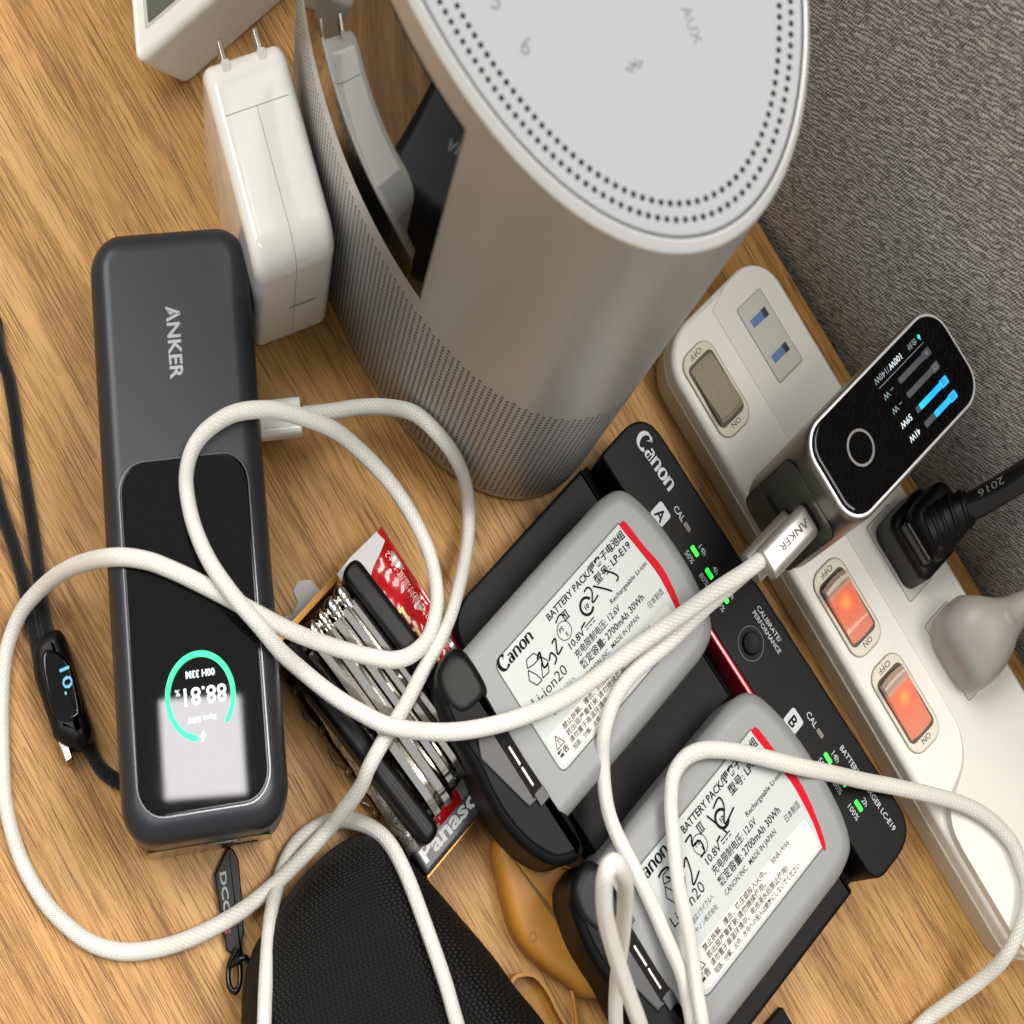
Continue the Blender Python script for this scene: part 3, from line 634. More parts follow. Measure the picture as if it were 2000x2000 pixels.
# ------------------------------------------------------------------ display charger plugged into the strip
dc = thing('display_charger', STS.sub((58, -8, 22.4), (1, 0, 0), (0, 1, 0)), 'grey block charger with a black power display, plugged into the strip', 'charger')
FP = STS.sub((57.5, -7.2, 0), (1, 0, 0), (0, 1, 0))
MB().slab(-15.3, 15.3, -32.6, 32.4, 9.0, 22.4, 82, bt=2.4, bb=3.0, seg=6, cs=12).build('shell', M_SPACE, dc, FP, sharp=60)
MB().slab(-14.6, 14.6, -31.9, 31.7, 8.4, 81.0, 82.25, bt=.35, cs=12).build('rim', M_RIM, dc, FP)
g2 = MB().slab(-13.9, 13.9, -31.2, 31.0, 7.8, 81.4, 82.9, bt=1.0, seg=6, cs=12).build('screen_glass', M_GLASSS, dc, FP)
zz = 82.96
m = MB(); a = np.linspace(0, 2 * math.pi, 49)
ringstrip(m, 57.3 - 57.5, -23.4 + 7.2, 4.25, 4.95, 0, 2 * math.pi, zz); m.build('touch_ring', M_RINGG, g2, FP)
DS = STS.sub((0, 0, zz), (0, -1, 0), (1, 0, 0), (0, 0, 1))       # screen text: right = -v, up = +u
m = MB().text('100W', 2.5, -4.8, 46.6, 0, width=5.8, bold=.014); m.text('59W', 2.4, 3.0, 60.8, 0, width=4.9, bold=.014); m.text('41W', 2.4, 3.0, 65.3, 0, width=4.8, bold=.014); m.build('screen_text', mat('soft_white_glow', '#c9d4da', .4, emit='#cfe0ea', es=.5), g2, DS, smooth=False)
m = MB().text('/140W', 2.5, 1.3, 46.6, 0, width=6.6); m.text('合計', 2.0, -12.2, 46.8, 0, width=4.2); m.text('– W', 2.4, 3.3, 51.6, 0, width=4.6); m.text('– W', 2.4, 3.3, 56.2, 0, width=4.6)
m.strip([(-14, 49.5), (-3, 49.5), (7.8, 49.5)], 0.13, 0); m.build('screen_text', M_DIMG, g2, DS, smooth=False)
m = MB().add([(-14.2, 47.2, 0), (-13.6, 48.6, 0), (-13.0, 47.2, 0), (-13.6, 46.6, 0)], [(3, 2, 1, 0)]); m.build('up_arrow', M_TEAL, g2, DS, smooth=False)
for nm, u, f in (('A', 52.3, 0.0), ('C3', 56.9, 0.0), ('C2', 61.7, 0.88), ('C1', 66.4, 0.62)):
    hold = MB(); hold.slab(-14.6, -11.4, u - 1.15, u + 1.15, 0.35, -0.02, 0.0); hold.slab(-11.8, 0.5, u - 0.85, u + 0.85, 0.35, -0.02, -0.005)
    hold.build('bar_track', M_GREYBAR, g2, DS, sharp=50)
    if f:
        bl = MB(); bl.slab(-14.6, -11.4, u - 1.15, u + 1.15, 0.35, 0.0, 0.03); bl.slab(-11.8, -11.8 + 12.3 * f - 0.2, u - 0.85, u + 0.85, 0.3, 0.0, 0.025)
        bl.build('power_bar', M_BLUEBAR, g2, DS, sharp=50, uvfn=lambda V: np.column_stack([(V[:, 0] + 14.6) / 14.0, V[:, 1]]))
    MB().text(nm, 1.7, -13.0, u - 0.62, 0.05, align='CENTER', bold=.01).build('bar_name', M_DKINK if f else M_PRNTG, g2, DS, smooth=False)
# port face
PF = STS.sub((57.5, -39.8, 0), (1, 0, 0), (0, 0, 1), (0, -1, 0))
MB().slab(-12.6, 12.4, 25.0, 71.5, 4.5, -0.6, 0.18, bt=.1, cs=8).build('port_panel', M_SMOKE, dc, PF)
MB().slab(-12.9, 12.7, 24.7, 71.8, 4.8, -0.6, 0.06, cs=8).build('port_panel_edge', M_DARK, dc, PF, sharp=50)
for u_, z_ in ((4.0, 63.0), (2.5, 50.0), (-4.5, 44.0)): MB().slab(u_ - 4.6, u_ + 4.6, z_ - 1.6, z_ + 1.6, 1.5, 0, 0.24).build('usb_port', M_DARK, dc, PF, sharp=50)
MB().text('C1', 3.0, 0, 0, 0, bold=.01).build('port_text', mat('smoke_print', '#4f5148', .5), dc, STS.sub((67, -40.02, 66.5), (-1, 0, 0), (0, 0, -1), (0, -1, 0)), smooth=False)

# ------------------------------------------------------------------ the two white braided cables
def connector(root, fr, w_, h_, L, mname, m_, text=None):
    MB().slab(-w_ / 2, w_ / 2, -h_ / 2, h_ / 2, 2.2, 0, L, bt=0.5, bb=0.5).build('connector', m_, root, fr)
    MB().slab(-4.2, 4.2, -1.25, 1.25, 1.2, -5.0, 0.2).build('plug_tip', M_STEEL, root, fr)
XR = Fr((14.0, 147.0, 0.0))
CABLE_X = [(170.1,104.5,63.0),(162.8,100.3,62.0),(154.0,96.1,58.0),(144.9,91.2,52.0),(136.2,86.6,47.0),(120.3,77.9,43.0),(109.3,71.7,42.0),(97.6,66.6,44.0),(80.9,61.6,46.5),(63.7,59.4,45.0),(46.4,60.8,40.5),(35.4,64.5,39.0),(25.4,68.8,40.0),(16.1,73.6,43.0),(8.5,77.4,49.0),(1.6,82.5,54.0),(-7.4,89.6,56.0),(-14.9,97.7,54.5),(-20.1,106.4,52.0),(-22.8,114.2,51.5),(-23.4,120.3,51.5),(-21.6,126.5,51.5),(-17.1,131.5,51.5),(-9.6,135.6,52.0),(-0.6,137.3,52.0),(8.6,137.6,50.0),(23.1,136.1,44.0),(33.8,132.6,37.0),(44.8,126.3,31.0),(53.0,118.5,28.0),(59.2,109.4,27.0),(61.8,100.8,28.0),(61.8,93.2,30.0),(58.7,85.1,33.0),(52.8,80.1,35.5),(46.5,78.4,36.0),(40.3,78.8,36.0),(30.1,80.0,38.0),(20.7,81.3,42.0),(11.3,82.9,47.0),(1.5,85.7,51.0),(-7.4,89.0,51.5),(-16.3,92.3,51.3),(-25.3,95.3,51.3),(-34.1,97.6,51.3),(-43.5,98.5,50.0),(-53.8,99.2,40.0),(-63.5,98.9,27.0),(-71.9,96.7,15.0),(-78.9,92.2,7.0),(-83.1,85.0,3.0),(-84.4,77.2,2.3),(-84.0,65.3,2.3),(-82.9,54.8,2.3),(-81.5,45.4,2.3),(-78.8,37.0,2.3),(-74.0,27.9,2.3),(-67.2,19.6,2.3),(-59.3,13.3,2.3),(-50.6,8.7,2.3),(-41.5,6.7,2.3),(-31.7,7.0,2.3),(-21.3,9.0,2.6),(-10.9,12.5,4.4),(-0.5,17.3,4.6),(10.0,23.8,5.5),(19.9,31.4,7.0),(28.3,38.5,9.0),(36.5,46.4,25.0),(39.5,51.9,33.0),(44.6,59.1,35.5),(50.7,66.9,34.5),(57.0,76.3,33.0),(62.8,84.7,31.0),(68.5,95.0,23.0),(74.0,109.2,12.0),(76.3,119.4,8.0),(76.0,126.1,9.0),(73.3,131.1,18.0),(67.8,134.7,30.0),(60.1,139.3,36.5),(52.7,144.8,33.5),(43.7,148.5,25.0),(34.1,149.8,18.5),(24.4,148.8,16.2),(14.7,147.5,16.0)]
CABLE_Y = [(171.9,105.7,50.0),(164.6,101.0,49.0),(153.5,93.7,47.0),(142.0,85.2,43.0),(128.9,76.7,42.0),(122.0,69.5,42.0),(118.3,61.3,42.0),(118.6,54.1,38.0),(120.1,44.2,36.0),(122.0,36.4,40.0),(127.9,26.8,42.4),(133.8,17.7,42.6),(138.6,9.0,43.5),(142.5,1.3,45.8),(144.3,-4.9,46.0),(145.6,-10.9,46.0),(150.5,-18.8,30.0),(147.6,-25.5,20.0),(136.6,-26.7,20.0),(126.0,-21.1,30.0),(119.4,-10.7,48.0),(116.3,-0.2,62.0),(112.9,8.6,82.0),(107.9,16.5,105.0),(103.9,20.4,120.0),(100.0,22.3,128.0),(97.7,22.6,130.0),(96.1,20.9,130.0),(96.4,17.5,126.0),(98.9,11.8,118.0),(105.2,4.0,105.0),(112.6,-4.5,92.0),(118.4,-11.1,82.0),(126.4,-19.8,60.0),(123.1,-32.1,30.0),(97.1,-30.6,30.0),(75.9,-24.2,34.0),(69.5,-10.8,34.0),(65.2,-0.3,34.0),(59.7,11.4,32.0),(53.5,24.4,27.0),(48.4,32.9,20.0),(43.1,37.6,13.0),(36.2,40.1,7.0),(29.0,40.2,3.5),(20.4,36.9,2.6),(14.7,31.9,2.6),(10.9,24.1,4.0),(8.5,14.2,14.0),(7.5,1.1,24.0),(7.3,-10.7,28.0),(7.4,-20.3,28.0),(22.8,-38.3,10.0),(75.6,-47.1,3.0),(167.2,-44.8,3.0),(226.4,-25.7,3.0),(247.6,-12.2,3.2),(255.0,-7.7,6.0),(266.1,-0.5,14.0),(272.9,6.5,22.0),(278.7,16.4,25.0),(280.6,24.7,25.3),(278.5,30.9,25.3),(274.8,37.1,25.3),(265.1,43.6,25.5),(251.6,47.5,26.0),(230.5,50.2,28.5),(217.0,51.4,31.0),(198.9,52.7,38.5),(185.5,53.7,43.2),(168.6,56.3,43.5),(158.9,57.2,43.0),(151.6,56.8,43.5),(145.7,54.6,44.0),(141.8,50.4,44.0),(140.7,45.4,44.0),(140.7,39.2,44.0),(142.1,24.5,44.8),(144.1,15.2,46.0),(145.5,5.8,48.0),(146.3,-3.3,50.0),(147.8,-10.8,50.0),(151.9,-20.9,40.0),(160.2,-31.9,20.0)]
xc = thing('white_cable', XR, 'white braided cable from the display charger looping over the power bank to its side', 'cable')
P = spl(CABLE_X, 5); MB().tube(P, 2.36, 14).build('braided_cord', M_WCABLE, xc)
# aluminium plug in the display charger
C1 = STS.sub((61.6, -40.0, 63.0), (1, 0, 0), (0, 0, 1), (0, -1, 0))
pl = MB().slab(-4.9, 4.9, -3.1, 3.1, 2.6, 1.2, 21.5, bt=0.6, bb=0.5).build('connector', M_SILVERC, xc, C1)
MB().slab(-4.4, 4.4, -2.6, 2.6, 2.2, 0.1, 1.3).build('plug_collar', M_RUB, xc, C1)
MB().text('\u039bNKER', 3.1, 0, 0, 0, width=12.6, bold=.02).build('logo_text', mat('grey_logo_print', '#4b4a48', .4), xc, STS.sub((60.4, -43.2, 66.14), (0, -1, 0), (1, 0, 0), (0, 0, 1)), smooth=False)
# white plug in the power bank's side
C2 = PB.sub((32.6, -26.0, 16.0), (1, 0, 0), (0, 0, 1), (0, -1, 0))
MB().slab(-5.3, 5.3, -3.4, 3.4, 2.0, 0.5, 15.6, bt=0.4, bb=0.4).build('connector', M_WGLOSS, xc, C2)
MB().slab(-5.0, 5.0, -3.0, 3.0, 2.0, 0.0, 0.8).build('plug_collar', M_STEEL, xc, C2)
YR = Fr((171.9, 105.7, 0.0))
yc = thing('white_cable', YR, 'white braided cable over the camera batteries, one loop standing up at the bottom edge', 'cable')
P = spl(CABLE_Y, 6); MB().tube(P, 2.36, 14).build('braided_cord', M_WCABLE, yc)
C3 = STS.sub((59.8, -40.0, 50.0), (1, 0, 0), (0, 0, 1), (0, -1, 0))
MB().slab(-4.9, 4.9, -3.1, 3.1, 2.6, 1.0, 21.0, bt=0.6, bb=0.5).build('connector', M_SILVERC, yc, C3)

# ------------------------------------------------------------------ battery charger with two bays
CH = Fr((139.9, 156.2, 0.0), -0.855)
ch = thing('battery_charger', CH, 'black two bay camera battery charger with green lamps and white lettering', 'battery charger')
def rpoly(pts, rads, cs=7):                # polygon with its corners rounded
    P = np.array(pts, float); n = len(P); out = []
    for i in range(n):
        a, b, c = P[i - 1], P[i], P[(i + 1) % n]; r = rads[i]
        if r <= 0: out.append(b); continue
        d0 = (a - b) / np.linalg.norm(a - b); d1 = (c - b) / np.linalg.norm(c - b); q0 = b + d0 * r; q1 = b + d1 * r
        for k in range(cs + 1): t = k / cs; out.append((1 - t) ** 2 * q0 + 2 * t * (1 - t) * b + t * t * q1)
    return np.array(out)
MB().prism(rpoly([(-0.5, -96.5), (150.5, -96.5), (150.5, -24.6), (-0.5, -24.6)], [13, 13, 0, 0]), 0, 9, bt=0.6, bb=1).build('floor_tray', M_BLK, ch, CH)
MB().prism(rpoly([(-0.6, -97), (13, -97), (13, -30.0), (-0.6, -30.0)], [11, 0, 1, 1]), 8, 18.5, bt=1.2).build('side_rail', M_BLK, ch, CH)
MB().prism(rpoly([(66.0, -97), (82, -97), (82, -29.5), (66, -29.5)], [0, 0, 1, 1]), 8, 21.5, bt=1.0).build('middle_rail', M_BLK, ch, CH)
MB().prism(rpoly([(137.5, -97), (150.6, -97), (150.6, -30.0), (137.5, -30.0)], [0, 11, 1, 1]), 8, 18.5, bt=1.2).build('side_rail', M_BLK, ch, CH)
pn = MB().prism(rpoly([(1.2, -24.6), (153.6, -24.6), (153.6, -2.4), (1.2, -2.4)], [2.2, 6, 11, 11], 10), 0, 25, bt=0.9, bb=1.0, seg=4).build('control_panel', M_BLK, ch, CH)
for a_, b_ in ((15.0, 139.0),): MB().slab(a_, b_, -26.3, -24.4, 0.8, 10, 25.3, bt=.5).build('red_bar', M_REDT, ch, CH)
CP = CH.sub((-0.3, 2.0, 0), (1.009, 0, 0), (0, 1, 0), (0, 0, 1))
zp = 25.05
def onpanel(u, v): return CP.sub((u, v, zp), (1, 0, 0), (0, 1, 0))
m = MB(); canon_word(m, 0, 0, 5.05, 0); m.build('logo_text', M_PRNT, pn, onpanel(6.6, -13.3), smooth=False)
def shift(z): return z
tm = MB()
def ptxt(s_, u, v, size, width=None, bold=0.004): tm.text(s_, size, u, v, zp, width=width, bold=bold)
for k, base in (('A', 27.9), ('B', 100.9)):
    du = base - 27.9
    MB().slab(base - 2.9, base + 2.9, -23.0, -17.2, 0.9, 24.6, zp).build('bay_badge', M_PRNT, pn, CP, sharp=50)
    MB().text(k, 4.9, 0, 0, 0, align='CENTER', bold=.02).build('badge_letter', M_INK, pn, CP.sub((base, -21.9, zp + .03), (1, 0, 0), (0, 1, 0)), smooth=False)
    ptxt('CAL', 29.6 + du, -15.2, 2.7, 4.9)
    MB().slab(35.2 + du, 38.2 + du, -15.2, -13.8, 0.3, 24.6, 25.12).build('lamp_off', M_LEDOFF, pn, CP, sharp=50)
    for (u, a_, b_) in ((43.4, '14h', '50%'), (51.4, '4h', '80%'), (60.0, '2h', '100%')):
        ptxt(a_, u + du - 0.4, -15.2, 2.5); tm.text(b_, 2.5, u + du, -20.4, zp, align='CENTER')
        led = MB().slab(u + du - 1.75, u + du + 1.75, -17.6, -16.2, 0.35, 24.6, 25.16).build('green_lamp', M_GREEN, pn, CP, sharp=50)
ptxt('CALIBRATE/', 69.6, -9.4, 2.1, 12.4); ptxt('PERFORMANCE', 69.6, -11.7, 2.1, 14.6)
ptxt('BATTERY CHARGER LC-E19', 117.4, -11.6, 2.4, 29.0, 0.01)
tm.build('panel_text', M_PRNT, pn, CP, smooth=False)
m = MB(); ringstrip(m, 75.4, -17.8, 4.7, 4.95, 0, 2 * math.pi, zp); m.build('button_rim', mat('button_line', '#3f4043', .4), pn, CP)
a = np.linspace(0, 2 * math.pi, 36, endpoint=False)
MB().loft([[(75.4 + r * math.cos(t), -17.8 + r * math.sin(t), z) for t in a] for r, z in ((3.3, 24.8), (3.25, 25.7), (2.9, 26.1), (2.0, 26.0), (1.0, 25.85))]).build('button', M_BLK, pn, CP)

# ------------------------------------------------------------------ two camera batteries
def camera_battery(u0, ws, label, kind):
    """u0: bay centre, ws: width factor of this battery in view"""
    root = thing('camera_battery', CH.sub((u0, -60, 9), (1, 0, 0), (0, 1, 0)), label, 'battery', 'camera batteries in the charger')
    F = CH.sub((u0, 0, 0), (ws, 0, 0), (0, 1, 0), (0, 0, 1))
    out = spl([(-28.4, -109.5), (-28.6, -70), (-28.5, -46), (-28.2, -37), (-25.6, -30.0), (-19, -26.6), (-8, -24.6), (4, -24.2), (11, -24.8), (19, -26.2), (25.6, -29.6), (28.2, -36.6), (28.5, -46), (28.6, -70), (28.4, -109.5)], 4)
    MB().prism(out * np.array([.985, 1]), 9.2, 40, bt=4.2, bb=2.0, seg=8).build('shell', M_GREYB, root, F, sharp=60)
    zl = 40.05
    lab = rpoly([(-18.3, -96.3), (18.2, -96.3), (18.2, -37.5), (11, -35.8), (0, -35.6), (-8, -36.6), (-18.3, -37.5)], [3.0, 2.5, 1, 2, 3, 3, 0.6], 5)
    lb = MB().prism(lab, 39.7, zl, 0).build('label', M_LABEL, root, F, sharp=50)
    MB().prism(inset(ccw(lab), -0.5), 39.6, 40.02).build('label_recess', mat('label_line', '#5c5c5a', .6), root, F, sharp=50)
    wb = rpoly([(8.0, -95.2), (17.3, -95.2), (17.6, -38.6), (9.0, -38.4)], [2.4, 1.8, 2.4, 1.8], 5)
    MB().prism(wb, 39.8, zl + .04).build('warning_label', M_PAPER, lb, F, sharp=50)
    so = [(-18.1, -36.9), (-17.0, -35.3), (-8, -34.4), (-1, -33.2), (5, -33.4), (12, -34.9), (18.5, -37.2), (18.8, -38.8), (12.3, -36.9), (5, -35.9), (-1, -35.6), (-8, -36.5), (-17.4, -37.7)]
    MB().prism(spl(so, 3, True), 39.8, zl + .05).build('red_stripe', M_RED, lb, F, sharp=50)
    T = F.sub((0, 0, zl + .07), (0, 1, 0), (-1, 0, 0), (0, 0, 1)); m = MB()          # x = v, y = -u
    def tx(s_, v0, v1, u, size, bold=0.0): m.text(s_, size, v0, -u, 0, width=v1 - v0, bold=bold)
    m2 = MB(); canon_word(m2, -95.4, 14.5, 3.85, 0); m2.build('logo_text', M_INK, lb, T, smooth=False)
    tx('BATTERY PACK/锂离子电池组', -74.2, -38.0, -14.4, 2.9, .02); tx('型号: LP-E19', -54.6, -38.2, -10.9, 3.0, .02)
    tx('Rechargeable Li-ion', -54.0, -37.0, -3.6, 2.0, .012); tx('10.8V', -73.1, -66.4, -3.8, 2.9, .014)
    for k in range(2):
        if k == 0: m.strip([(-65.6, 5.2), (-63.4, 5.2), (-61.2, 5.2)], .35, 0)
        else:
            for j in range(3): m.strip([(-65.6 + j * 1.55, 4.3), (-65.1 + j * 1.55, 4.3), (-64.5 + j * 1.55, 4.3)], .3, 0)
    tx('充电限制电压: 12.6V', -73.0, -52.4, -0.6, 2.7, .012); tx('额定容量: 2700mAh 30Wh', -73.2, -43.8, 2.7, 2.8, .015)
    tx('CANON INC.  MADE IN JAPAN', -73.4, -48.8, 5.5, 2.0, .006); tx('日本制造', -44.0, -37.2, 6.0, 2.2)
    tx('3INR19/66', -55.4, -47.1, 10.2, 1.9, .008); tx('Li-ion20', -92.6, -77.8, -0.2, 4.2); tx('使用済み後はリサイクルへ', -92.0, -77.0, 3.2, 2.1)
    tx('キヤノン株式会社', -89.0, -77.6, 5.6, 1.7)
    tx('禁止拆解、撞击、挤压或投入火中。', -88.6, -58.6, 10.3, 1.9, .012); tx('若出现严重鼓胀,请勿继续使用。', -88.8, -60.8, 12.4, 1.9, .012)
    tx('请勿置于高温环境中。电池浸水后禁止使用!', -89.0, -52.0, 14.5, 1.9, .012); tx('短路、分解、火中、水中への投入は絶対にしないでください', -89.2, -48.2, 16.6, 1.8, .012)
    tx('警告', -94.6, -90.4, 15.0, 2.2, .02)
    for a_, b_ in (((-94.0, -12.6), (-92.3, -9.4)), ((-92.3, -9.4), (-90.6, -12.6)), ((-90.6, -12.6), (-94.0, -12.6))): m.strip([a_, ((a_[0] + b_[0]) / 2, (a_[1] + b_[1]) / 2), b_], .28, 0)
    m.text('!', 2.4, -92.6, -12.2, 0, bold=.02)
    # recycling arrows, certification ring, ring with a 10
    cx_, cy_ = -85.6, 7.8
    for k in range(3):
        a_ = math.radians(90 + 120 * k); e1 = np.array([math.cos(a_), math.sin(a_)]); e2 = np.array([-e1[1], e1[0]]); c_ = np.array([cx_, cy_])
        q = [c_ + e1 * 1.5 - e2 * 2.8, c_ + e1 * 3.9 - e2 * 1.6, c_ + e1 * 4.1 + e2 * 1.4, c_ + e1 * 2.2 + e2 * 2.6, c_ + e1 * 1.6 + e2 * 0.4, c_ + e1 * 1.5 - e2 * 2.8]
        for i in range(5): m.strip([q[i], (q[i] + q[i + 1]) / 2, q[i + 1]], .33, 0)
    ringstrip(m, -71.7, 9.2, 2.45, 2.7, 0, 6.2832, 0, 40); m.text('PS', 1.9, -73.3, 9.4, 0, bold=.02); m.text('E', 1.7, -71.9, 7.4, 0, bold=.02)
    for k in range(3): m.strip([(-69.6 + k * .8, 10.9), (-69.6 + k * .8, 12), (-69.6 + k * .8, 13.2)], .4, 0)
    m.strip([(-70, 13.2), (-68.8, 13.2), (-67.6, 13.2)], .3, 0); m.strip([(-70, 10.9), (-68.8, 10.9), (-67.6, 10.9)], .3, 0)
    ringstrip(m, -61.3, 9.0, 1.9, 2.7, 0.3, 5.6, 0, 40); m.text('10', 2.0, -62.5, 8.2, 0, bold=.03)
    m.build('label_text', M_INK, lb, T, smooth=False)
    # felt-pen date marks
    pen = MB()
    def pn_(pts, wd=.75): pen.strip(spl(np.array(pts, float), 6), wd * .68, .03)
    if kind == 'A':
        pn_([(-56.0, 11.6), (-52.9, 8.0), (-51.6, 6.2)], .8); pn_([(-50.2, 12.4), (-47.8, 9.2), (-47.4, 7.6), (-48.6, 7.2)], .8)
        pn_([(-59.6, 12.4), (-57.8, 12.6), (-57.2, 10.8), (-59.0, 8.4), (-56.2, 8.6)], .8); pn_([(-66.6, 5.8), (-64.6, 6.2)], .8)
        pn_([(-72.8, 12.6), (-70.4, 13.4), (-69.0, 12.2)], .7); pn_([(-77.4, 9.4), (-75.6, 9.6), (-77.6, 6.0), (-75.0, 6.4)], .8)
        pn_([(-81.0, 6.6), (-79.2, 7.8), (-78.6, 5.6), (-80.2, 4.6)], .8); pn_([(-84.0, 9.6), (-82.2, 10.4), (-83.6, 6.6), (-81.6, 6.4)], .9)
    else:
        pn_([(-66.8, 6.0), (-64.8, 6.4)], .8); pn_([(-65.0, 12.8), (-63.4, 8.6), (-62.4, 5.4)], .8); pn_([(-62.0, 12.6), (-58.6, 13.4), (-58.4, 11.0), (-61.4, 7.4), (-56.0, 8.4)], .8)
        pn_([(-80.0, 8.6), (-77.8, 10.0), (-78.8, 6.4), (-80.4, 3.6), (-76.4, 4.8)], .8); pn_([(-75.4, 12.8), (-72.6, 12.9), (-74.0, 10.6), (-71.2, 10.0), (-71.6, 7.2), (-73.8, 6.8)], .8)
        pn_([(-88.6, 12.4), (-86.4, 12.8), (-84.2, 12.0), (-84.8, 9.4)], .9); pn_([(-86.4, 11.0), (-84.2, 8.0)], .9)
    pen.build('pen_marks', M_MARK, lb, T, smooth=False)
    # black end cap with its latch
    FL = F.sub((0, -1.4, 3.4), (1, 0, 0), (0, 1, 0), (0, 0, 1))
    lid = spl([(-30.2, -104), (-29.8, -110.6), (-27.6, -113.6), (-24.2, -115.4), (-15, -117.6), (-4.8, -117.6), (-1.4, -117.8), (11, -119.1), (23, -117.6), (32.6, -113.5), (36.6, -109), (38.2, -104.4), (36.8, -101.4), (28.2, -100.4), (16.5, -100.6), (-3.6, -100.9), (-14, -100.4), (-22.8, -101.0), (-27.5, -102)], 4, True)
    cap = MB().prism(lid, 6, 36.8, bt=3.0, bb=2, seg=5).build('end_cap', M_BLK, root, FL, sharp=60)
    MB().prism(inset(ccw(lid), 2.4), 36.2, 37.5, bt=.7).build('end_cap_plate', M_BLK, root, FL, sharp=60)
    kn = spl([(-30.2, -104.4), (-29.2, -110.8), (-25.0, -113.8), (-19.5, -114.2), (-15.2, -112.2), (-13.6, -107), (-14.2, -101.6), (-20, -100.4), (-27, -101)], 5, True)
    MB().dome((kn - kn.mean(0)) * 1.08 + kn.mean(0), 33, 38.0, 0.4).build('latch_knob', M_RUB, root, FL, sharp=75)
    s0 = 0.4 if kind == 'A' else -6.8
    MB().prism([(s0 - 8, -112.2), (s0 - 3, -114.6), (s0 + 17, -109.8), (s0 + 17.6, -103.2), (s0 - 6, -102.6), (s0 - 8.6, -105)], 36.8, 38.2, bt=.5).build('latch_plate', mat('latch_black', '#222327', .4), root, FL)
    MB().slab(s0 - 4.6, s0 + 16.4, -107.2, -103.2, .5, 37, 38.35).build('latch_slot', M_DARK, root, FL, sharp=50)
    for k in range(2): MB().slab(s0 + 0.4 + k * 6.9, s0 + 6.9 + k * 6.9, -105.9, -104.7, .3, 37.5, 39.0, bt=.4).build('contact_strip', M_STEEL, root, FL)
    MB().slab(s0 + 15.4, s0 + 19.4, -106.6, -102.6, .4, 37, 38.6, bt=.2).build('latch_stop', mat('latch_black', '#222327', .4), root, FL)
    MB().slab(s0 - 7.0, s0 - 3.6, -104.6, -100.9, .4, 37, 39.6, bt=.2).build('latch_stop', mat('latch_black', '#222327', .4), root, FL)
    return root
camera_battery(38.2, 0.985, 'grey camera battery in bay A, nearer the speaker', 'A')
camera_battery(110.3, 1.06, 'grey camera battery in bay B, below the standing cable loop', 'B')

# ------------------------------------------------------------------ plugs in the strip
bp = thing('black_plug', STS.sub((93, 6, 22.4), (1, 0, 0), (0, 1, 0)), 'black ribbed power plug with a thick black cord, in the strip', 'plug')
MB().slab(81.4, 103.6, -3.2, 16.0, 4.0, 22.4, 36.5, bt=2.6, seg=5).build('plug_body', M_RUB, bp, STS)
MB().slab(83.5, 101.5, 0.5, 19.0, 4.5, 34, 46, bt=3.5, seg=5).build('plug_hood', M_RUB, bp, STS)
MB().slab(85.2, 99.4, -1.2, 4.0, 1.0, 35.0, 42.0, bt=1.0).build('plug_grip', mat('satin_black', '#121112', .3), bp, STS)
P = spl([(92.0, 4.0, 41.5), (93.4, 10, 43.5), (95.4, 17, 47.5), (97, 22, 50.5), (98.6, 28, 55), (100.4, 35.5, 62), (103, 48, 72), (106, 70, 84)], 8)
MB().tube(P[:20], np.interp(np.arange(20), [0, 5, 12, 19], [7.8, 7.4, 6.2, 4.9]), 20, ell=.8).build('strain_relief', M_RUB, bp, STS, sharp=60)
for k in range(4):
    c = P[4 + k * 4]; d = P[5 + k * 4] - P[4 + k * 4]; d /= np.linalg.norm(d); r0 = np.interp(4 + k * 4, [0, 5, 12, 19], [7.8, 7.4, 6.2, 4.9])
    MB().tube(np.array([c - d * .9, c - d * .5, c + d * .5, c + d * .9]), np.array([r0, r0 + .4, r0 + .4, r0]), 20, ell=.8).build('strain_rib', M_RUB, bp, STS, sharp=50)
MB().tube(P[17:], 4.3, 18).build('cord', mat('black_vinyl_cord', '#131313', .22), bp, STS)
d = P[30] - P[26]; d /= np.linalg.norm(d); n_ = np.array([-.45, -.35, .82]); r_ = np.cross(n_, d); r_ /= np.linalg.norm(r_); n_ = np.cross(d, r_)
MB().text('2016', 3.2, 0, 0, 0, width=9.5, bold=.0).build('cord_text', mat('cord_grey_print', '#6f6f6f', .5), bp, STS.sub(P[34] + n_ * 4.34 + r_ * 1.6 , -d, -r_, n_), smooth=False)

gp = thing('grey_plug', STS.sub((127, 3, 22.4), (1, 0, 0), (0, 1, 0)), 'rounded translucent grey power plug in the strip beside the black plug', 'plug')
R = []
for v, z, ru, rz, e in ((-6.8, 30, 0.5, .5, 2), (-6.6, 30, 8.5, 6.0, 2.6), (-5.6, 30.4, 11.0, 8.0, 3.0), (-3.0, 31, 12.6, 9.6, 3.0), (2, 32, 13.2, 10.6, 2.8), (6, 33.2, 12.8, 10.4, 2.6), (10, 35, 10.6, 9.4, 2.4), (13.5, 37, 7.6, 7.6, 2.2), (17, 39, 5.6, 5.8, 2.1), (22, 41.5, 4.6, 4.8, 2), (27, 44, 4.3, 4.4, 2)):
    t = np.linspace(0, 2 * math.pi, 40, endpoint=False); ct, sn = np.cos(t), np.sin(t)
    uc = 126.5 + max(0, v - 6) * 0.24
    R.append(np.column_stack([uc + ru * np.sign(ct) * np.abs(ct) ** (2 / e), np.full(40, v), z + rz * np.sign(sn) * np.abs(sn) ** (2 / e)])[::-1])
MB().loft(R).build('plug_body', M_GPLUG, gp, STS, sharp=75)
MB().slab(115.5, 138.5, -4.2, 10, 3, 22.42, 27, bt=1).build('plug_foot', M_GPLUG, gp, STS)
